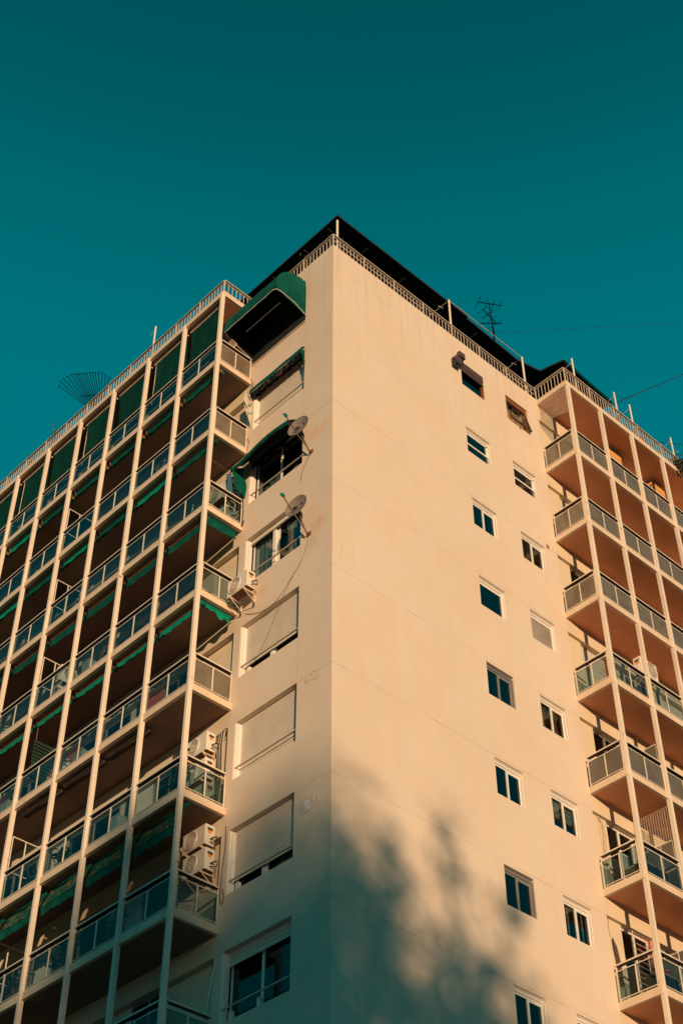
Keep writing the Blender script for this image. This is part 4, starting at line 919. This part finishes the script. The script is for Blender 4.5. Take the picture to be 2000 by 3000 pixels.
plant((.25, 1.3, .42), 140, (.25, .35), .09, ['leaf_dark', 'leaf_green'], 'smaller dark shrub behind the left side of the corner railing', h=.6, stems=8, seed=3)
plant((-1.0, 12.2, .42), 60, (.14, .2), .08, ['leaf_green', 'leaf_dark'], 'leggy green shoots above the roof railing left of the fan aerial', h=1.05, stems=3, seed=5)
plant((-1.0, 13.5, .42), 50, (.2, .3), .08, ['leaf_green', 'leaf_dark'], 'low leafy tuft on the roof edge, leftmost roof plant', h=.75, stems=4, seed=6)
plant((12.8, -1.0, .42), 26, (.12, .1), .07, ['leaf_rust', 'leaf_green'], 'thin reddish sprig above the right roof railing', h=.95, stems=2, seed=8)
FL = lambda r: -H * (r + 1) + .19
def bayc(i): return 3.36 + (i + .5) * SL
plant((10.0, -.95, FL(1)), 90, (.2, .14), .10, ['leaf_dark', 'leaf_green'], 'dark flowering branch pressed against the glass, second row of the right block', h=.62, stems=4, seed=11)
plant((-.85, bayc(3) + .3, FL(5)), 60, (.25, .3), .16, ['leaf_green', 'leaf_dark'], 'succulent with pointed leaves behind the rail, sixth row, fourth bay', h=.7, stems=4, seed=12)
plant((-.95, bayc(2) + .5, FL(5)), 60, (.16, .25), .20, ['leaf_green', 'leaf_dark'], 'large leaved green plant behind the glass, sixth row, third bay', h=.5, stems=4, seed=13)
plant((-.9, bayc(2), FL(6)), 120, (.2, .6), .15, ['leaf_rust', 'leaf_green'], 'row of spiky reddish plants along the glass, seventh row, third bay', h=.85, stems=12, seed=14)
plant((-.9, bayc(3), FL(6)), 100, (.2, .5), .14, ['leaf_rust', 'leaf_green'], 'tall red stemmed plants behind the glass, seventh row, fourth bay', h=.95, stems=10, seed=15)
plant((-.9, bayc(1), FL(6)), 90, (.2, .45), .14, ['leaf_dark', 'leaf_green'], 'dark leafy plants behind the glass, seventh row, second bay', h=.7, stems=8, seed=16)
plant((-.9, bayc(0), FL(6)), 90, (.2, .5), .14, ['leaf_dark', 'leaf_green'], 'low dark plants behind the glass, seventh row, corner bay', h=.5, stems=8, seed=17)
plant((-.95, 3.75, FL(6)), 30, (.22, .2), .07, ['leaf_rust', 'leaf_dark'], 'bare dry shrub behind the corner railing under the two air conditioners', h=1.5, stems=16, seed=18)
plant((-.9, 3.7, FL(4)), 60, (.3, .15), .06, ['leaf_rust', 'leaf_rust'], 'small rust coloured plants behind the side railing, fifth row', h=.5, stems=9, seed=19)
plant((-.85, bayc(0) - .2, FL(5)), 160, (.25, .35), .15, ['leaf_dark', 'leaf_green'], 'dark bushy plant above the handrail of the corner bay, sixth row', h=1.0, stems=8, seed=20)
plant((9.1, -.7, FL(6)), 50, (.15, .15), .08, ['leaf_dark', 'leaf_green'], 'thin plant behind the side railing glass, lowest visible balcony of the right block', h=.7, stems=5, seed=21)
# ---- balcony furniture and stores
def boxthing(name, a, b, mat, label, cat, extra=None, bev=.01):
    t = thing(name, ((a[0] + b[0]) / 2, (a[1] + b[1]) / 2, min(a[2], b[2])), label, cat); mb = MB(); mb.box(a, b); build('body', mb, mat, t, bevel=bev)
    if extra: extra(t)
    return t
def lid(t, a, b, mat='white_frame'): mb = MB(); mb.box(a, b); build('lid', mb, mat, t)
z = FL(6); boxthing('storage_crate', (9.1, -.95, z), (9.75, -.55, z + .5), 'ac_dark', 'dark storage crate behind the lowest side railing of the right block', 'crate', lambda t: lid(t, (9.08, -.97, z + .501), (9.77, -.53, z + .53), 'metal_rail'))
boxthing('cabinet', (9.85, -.6, z), (10.2, -.3, z + .75), 'white_frame', 'pale metal cabinet beside the storage crate, right block', 'cabinet', lambda t: lid(t, (9.84, -.61, z + .751), (10.21, -.29, z + .77)))
for j, (x, lb) in enumerate(((9.25, 'red pot on the storage crate nearer the wall'), (9.55, 'red pot on the storage crate nearer the column'))):
    t = thing('red_pot', (x, -.8, z + .53), lb, 'pot'); mb = MB(); mb.tube([(x, -.8, z + .53), (x, -.8, z + .54), (x, -.8, z + .70)], [.06, .07, .10], 12); build('pot', mb, 'red_paint', t); mb = MB(); mb.tube([(x, -.8, z + .70), (x, -.8, z + .72)], .107, 12); build('rim', mb, 'red_paint', t)
z5 = FL(5); boxthing('storage_crate', (9.2, -.9, z5), (10.1, -.5, z5 + .55), 'ac_dark', 'dark chest behind the side railing, sixth row of the right block', 'crate', lambda t: lid(t, (9.18, -.92, z5 + .551), (10.12, -.48, z5 + .58), 'metal_rail'))
t = thing('wicker_chair', (9.0, -.7, z5), 'small pale chair behind the side railing, sixth row of the right block', 'chair')
mb = MB(); mb.box((8.85, -.85, z5 + .30), (9.1, -.6, z5 + .34)); build('seat', mb, 'ivory_paint', t); mb = MB(); mb.box((8.85, -.60, z5 + .34), (9.1, -.57, z5 + .75)); build('backrest', mb, 'ivory_paint', t)
for dx in (0, .22):
    for dy in (0, .22): mb = MB(); mb.tube([(8.86 + dx, -.84 + dy, z5), (8.86 + dx, -.84 + dy, z5 + .3)], .012); build('leg', mb, 'wood_frame', t)
# exercise frame and folded chairs seen through glass
def loop(t, pts, r_, mat, name='frame'): mb = MB(); mb.tube(pts, r_, 6); build(name, mb, mat, t)
z = FL(1); t = thing('exercise_bike', (9.5, -.55, z), 'dark exercise machine behind the frosted side glass, second row of the right block', 'exercise machine')
loop(t, [(9.2, -.7, z), (9.4, -.65, z + .45), (9.9, -.6, z + .75), (10.0, -.6, z + .7)], .03, 'ac_dark'); mb = MB(); mb.box((9.5, -.75, z + .35), (9.95, -.5, z + .52)); build('body', mb, 'ac_dark', t); loop(t, [(9.15, -.9, z + .03), (9.3, -.95, z + .03), (10.0, -.9, z + .03)], .02, 'ac_dark', 'foot')
z = FL(2); t = thing('folding_chair', (9.5, -.6, z), 'dark tube framed chair behind the side glass, third row of the right block', 'chair')
loop(t, [(9.2, -.9, z), (9.35, -.8, z + .5), (9.85, -.8, z + .5), (9.95, -.9, z)], .014, 'ac_dark'); loop(t, [(9.2, -.45, z), (9.35, -.55, z + .5), (9.85, -.55, z + .5), (9.95, -.45, z)], .014, 'ac_dark'); mb = MB(); mb.box((9.36, -.8, z + .44), (9.84, -.55, z + .46)); build('seat', mb, 'dark_bronze', t)
z = FL(3); t = thing('clothes_airer', (9.9, -.6, z), 'folding clothes airer leaning on the glass, fourth row of the right block', 'clothes airer')
loop(t, [(9.2, -.9, z), (9.6, -.9, z + .75)], .010, 'galvanised'); loop(t, [(9.6, -.9, z), (9.2, -.9, z + .75)], .010, 'galvanised')
mb = MB(); [mb.tube([(9.1, -.95 + i * .12, z + .75), (9.9, -.95 + i * .12, z + .75)], .006, 4) for i in range(5)]; build('rods', mb, 'galvanised', t)
for j, (x, sz, m_, lb) in enumerate(((10.65, .42, 'red_paint', 'red plastic frame rack behind the glass, fourth row of the right block'), (12.45, .40, 'red_paint', 'red folding chair behind the glass, fourth row, third bay of the right block'))):
    t = thing('folding_rack', (x, -.8, z), lb, 'rack')
    for s_ in (-1, 1): mb = MB(); mb.box((x + s_ * sz / 2 - .02, -.9, z), (x + s_ * sz / 2 + .02, -.86, z + .85)); build('upright', mb, m_, t)
    mb = MB(); [mb.box((x - sz / 2 + .02, -.895, z + h_), (x + sz / 2 - .02, -.865, z + h_ + .05)) for h_ in (.1, .45, .78)]; build('rail', mb, m_, t)
    mb = MB(); mb.box((x - sz / 2 + .02, -.86, z + .15), (x + sz / 2 - .02, -.84, z + .76)); build('panel', mb, 'teal_plastic', t)
def chairLB(i, r, lb):
    z = FL(r); y = bayc(i) + .1; t = thing('garden_chair', (-.8, y, z), lb, 'chair')
    loop(t, [(-1.0, y - .22, z), (-.98, y - .2, z + .42), (-.6, y - .2, z + .42), (-.55, y - .22, z)], .012, 'rail_white'); loop(t, [(-1.0, y + .22, z), (-.98, y + .2, z + .42), (-.6, y + .2, z + .42), (-.55, y + .22, z)], .012, 'rail_white')
    mb = MB(); mb.box((-.98, y - .2, z + .40), (-.6, y + .2, z + .43)); build('seat', mb, 'blue_cloth', t); mb = MB(); mb.tube([(-.6, y - .2, z + .43), (-.52, y - .2, z + .85), (-.52, y + .2, z + .85), (-.6, y + .2, z + .43)], .012); build('backrest', mb, 'rail_white', t)
chairLB(2, 2, 'white framed chair behind the glass, third row, third bay of the left block'); chairLB(1, 2, 'white framed chair behind the glass, third row, second bay of the left block')
CL = random.Random(41)
def bar_bundle(i, r, lb, mat='metal_rail', n=3):
    z = FL(r); y = bayc(i); t = thing('leaning_poles', (-.9, y, z), lb, 'poles')
    for k in range(n):
        o_ = CL.uniform(-.3, .3); mb = MB(); mb.tube([(-1.02, y + o_, z), (-.85, y + o_ + CL.uniform(-.25, .25), z + CL.uniform(.7, 1.0))], .012, 5); build('pole', mb, mat, t)
def crate(i, r, dy, sz, mat, lb):
    z = FL(r); y = bayc(i) + dy; boxthing('storage_box', (-1.05, y - sz[0] / 2, z), (-1.05 + sz[1], y + sz[0] / 2, z + sz[2]), mat, lb, 'box', lambda t: lid(t, (-1.06, y - sz[0] / 2 - .01, z + sz[2] + .001), (-1.04 + sz[1], y + sz[0] / 2 + .01, z + sz[2] + .03), mat))
def laundry(i, r, mats, lb):
    z = FL(r); y = bayc(i); t = thing('laundry', (-.75, y, z + .85), lb, 'laundry'); mb = MB(); mb.tube([(-.75, y - .7, z + .86), (-.75, y + .7, z + .86)], .008, 5); build('line', mb, 'wire_brown', t)
    for k, m_ in enumerate(mats):
        y0 = y - .62 + k * .34; h_ = CL.uniform(.35, .6); mb = MB(); mb.grid(lambda u, v: (-.75 + .02 * math.sin(u * 9 + v * 3), y0 + u * .28, z + .86 - v * h_), 8, 6); build('garment', mb, m_, t, smooth=True)
bar_bundle(1, 1, 'thin poles leaning on the glass, second row, second bay of the left block'); bar_bundle(0, 2, 'pale poles leaning on the corner glass, third row of the left block', 'rail_white', 2)
bar_bundle(3, 2, 'poles leaning behind the glass, third row, fourth bay of the left block'); bar_bundle(2, 3, 'two wooden poles behind the glass, fourth row, third bay of the left block', 'wood_frame', 2)
bar_bundle(3, 6, 'tall canes leaning outward, seventh row, fourth bay of the left block', 'wood_frame', 4)
crate(0, 3, .2, (.55, .35, .30), 'red_paint', 'low red box behind the corner glass, fourth row of the left block')
crate(1, 3, -.4, (.45, .3, .28), 'red_paint', 'low red box behind the glass, fourth row, second bay of the left block')
crate(2, 4, .3, (.4, .35, .45), 'ivory_paint', 'cream box behind the glass, fifth row, third bay of the left block')
crate(2, 3, .55, (.30, .35, .62), 'ivory_paint', 'tall cream cabinet behind the glass, fourth row, third bay of the left block')
crate(4, 2, -.3, (.5, .35, .5), 'teal_plastic', 'blue box behind the glass, third row, fifth bay of the left block')
crate(1, 5, .1, (.28, .3, .55), 'white_frame', 'white box behind the glass, sixth row, second bay of the left block')
crate(4, 4, .1, (.5, .35, .5), 'ivory_paint', 'cream box behind the glass, fifth row, fifth bay of the left block')
crate(0, 1, .1, (.5, .3, .35), 'wood_frame', 'orange brown box behind the corner glass, second row of the left block')
laundry(3, 1, ['blue_cloth', 'curtain_white'], 'laundry on a line behind the glass, second row, fourth bay of the left block')
laundry(0, 5, ['curtain_white'], 'white cloth hanging behind the corner glass, sixth row of the left block')
laundry(3, 4, ['curtain_white', 'blue_cloth', 'curtain_brown'], 'mixed laundry behind the glass, fifth row, fourth bay of the left block')
laundry(5, 3, ['curtain_white', 'curtain_brown'], 'laundry behind the glass, fourth row, sixth bay of the left block')
# rods and poles lying along the balconies (orange lit strips)
def pole(i, r, xx, zz, L, lb): 
    y = bayc(i); t = tag(build('curtain_pole', (lambda m_: (m_.tube([(xx, y - L / 2, zz), (xx, y + L / 2, zz + .02)], .018, 6), m_)[1])(MB()), 'wood_frame', None, loc=(xx, y, zz + Z0)), lb, 'pole')
pole(1, 0, -.7, -2.3, 1.0, 'pale pole lying inside the top balcony of the second bay, left block')
z = FL(0); t = thing('drying_rack', (-.8, bayc(1), FL(1)), 'folding drying rack behind the glass, second row, second bay', 'clothes airer')
mb = MB(); [mb.tube([(-1.0 + i * .1, bayc(1) - .45, FL(1) + .72), (-1.0 + i * .1, bayc(1) + .35, FL(1) + .72)], .007, 4) for i in range(5)]; build('rods', mb, 'galvanised', t); loop(t, [(-1.0, bayc(1) - .4, FL(1)), (-.6, bayc(1) + .3, FL(1) + .72)], .012, 'metal_rail'); loop(t, [(-.6, bayc(1) - .4, FL(1)), (-1.0, bayc(1) + .3, FL(1) + .72)], .012, 'metal_rail')
# hanging clothes on the second row
t = thing('hanging_clothes', (-.35, 3.5, -6.9), 'dark blue clothes hanging beside the folded green awning, second row side', 'clothes')
mb = MB(); mb.grid(lambda u, v: (-.30 - .22 * u, 3.50 + .05 * math.sin(u * 9 + v * 3), -6.55 - v * (.72 - .1 * abs(math.sin(u * 8)))), 16, 10); build('cloth', mb, 'blue_cloth', t, smooth=True)
mb = MB(); mb.tube([(-1.1, 3.45, -6.50), (-.02, 3.52, -6.52)], .008); build('line', mb, 'wire_brown', t)
# green slatted screen, fifth row
t = thing('slatted_blind', (-.7, 3.36 + 4 * SL - .1, -13.1), 'dark green slatted blind hung across the end of the fifth row, left block', 'blind')
mb = MB(); [mb.box((-1.05, 3.36 + 4 * SL - .14, -13.0 + i * .105), (-.12, 3.36 + 4 * SL - .10, -13.0 + i * .105 + .075)) for i in range(11)]; build('slats', mb, 'leaf_dark', t); mb = MB(); mb.tube([(-1.0, 3.36 + 4 * SL - .12, -11.85), (-1.02, 3.36 + 4 * SL - .12, -11.35)], .01); build('cord', mb, 'wire_brown', t); mb = MB(); mb.tube([(-.2, 3.36 + 4 * SL - .12, -11.85), (-.2, 3.36 + 4 * SL - .12, -11.3)], .01); build('cord', mb, 'wire_brown', t)
# barred door grille on the lowest right balcony
mb = MB(); [mb.tube([(9.55, -.02, -17.5 - i * .14), (10.35, -.02, -17.5 - i * .14)], .009, 4) for i in range(12)]
for x in (9.6, 10.3): mb.tube([(x, -.015, -17.35), (x, -.015, -19.2)], .012, 4)
tag(build('door_grille', mb, 'metal_rail', None, loc=(9.9, 0, -19.3 + Z0)), 'horizontal bar grille in front of the door, lowest visible balcony of the right block', 'grille')
mb = MB(); mb.box((10.46, -.10, -19.4), (10.52, -.04, -17.1)); tag(build('orange_post', mb, 'orange_label', None, loc=(10.5, -.07, -19.4 + Z0)), 'bright orange upright beside the barred door of the right block', 'post')
# ---- trees across the street that shade the lower floors
def tree(t0, wl, top, rad, hcr, n, seed, label, cs=.45):
    bx, by = -SX * t0 + SY * wl, -SY * t0 - SX * wl; q = random.Random(seed); top = top + t0 * math.tan(ELEV)
    t = thing('tree', (bx, by, G), label, 'tree', 'street trees opposite the corner')
    ctr = Vector((bx, by, top - hcr / 2)); tr = MB(); lv = MB()
    tr.tube([(bx, by, G), (bx + .2, by, G + 4), (bx - .1, by + .2, (G + ctr.z) / 2 + 2), (bx, by, ctr.z)], [.42, .34, .26, .12], 9)
    cl = []
    for i in range(n):
        while True:
            p = Vector((q.uniform(-1, 1), q.uniform(-1, 1), q.uniform(-1, 1)))
            if p.length < 1 and q.random() < .35 + .65 * p.length: break
        taper = 1 - .55 * max(0, p.z)
        c = ctr + Vector((p.x * rad * taper, p.y * rad * taper, p.z * hcr / 2)); cl.append(c)
    for c in cl[::5]:
        s0 = Vector((bx, by, ctr.z - hcr * .45 + (c.z - ctr.z + hcr / 2) * .5)); tr.tube([s0, s0.lerp(c, .5) + Vector((0, 0, .3)), c], [.08, .05, .02], 5)
    for c in cl:
        cr = q.uniform(.5, 1.25) * cs
        for _ in range(26):
            p = c + Vector((q.gauss(0, cr), q.gauss(0, cr), q.gauss(0, cr * .8))); u = Vector((q.gauss(0, 1), q.gauss(0, 1), q.gauss(0, 1))).normalized(); v = u.cross(Vector((q.gauss(0, 1), q.gauss(0, 1), q.gauss(0, 1)))).normalized(); l = q.uniform(.14, .26)
            lv.quad(p, p + u * l * .5 + v * l * .3, p + u * l, p + u * l * .5 - v * l * .3)
    build('trunk', tr, 'bark', t); build('crown', lv, 'tree_leaf', t)
tree(125, -3.6, -15.9, 2.6, 14, 950, 1, 'broad leafy tree far across the street, third from the left')
tree(125, -7.2, -16.9, 2.6, 14, 700, 6, 'leafy tree far across the street, second from the left')
tree(130, -11.2, -17.2, 2.8, 13, 500, 8, 'leafy tree far across the street, leftmost of the street trees')
tree(135, -.9, -16.2, 2.0, 13, 420, 9, 'low leafy tree between the two groups of street trees')
tree(62, .9, -16.5, 1.8, 10, 105, 3, 'tallest near street tree with an open crown', .30)
tree(60, 2.9, -16.6, 1.2, 9, 60, 2, 'thin crowned street tree right of the tallest near one', .26)
tree(61, 4.5, -17.5, 1.0, 7, 44, 4, 'small sparse street tree near the right end of the row', .26)
tree(72, .7, -19.0, 2.7, 10, 330, 5, 'wide low dense tree behind the tallest near street tree', .36)
tree(70, 3.5, -19.5, 2.3, 8, 190, 7, 'low dense tree at the right end of the street trees', .36)
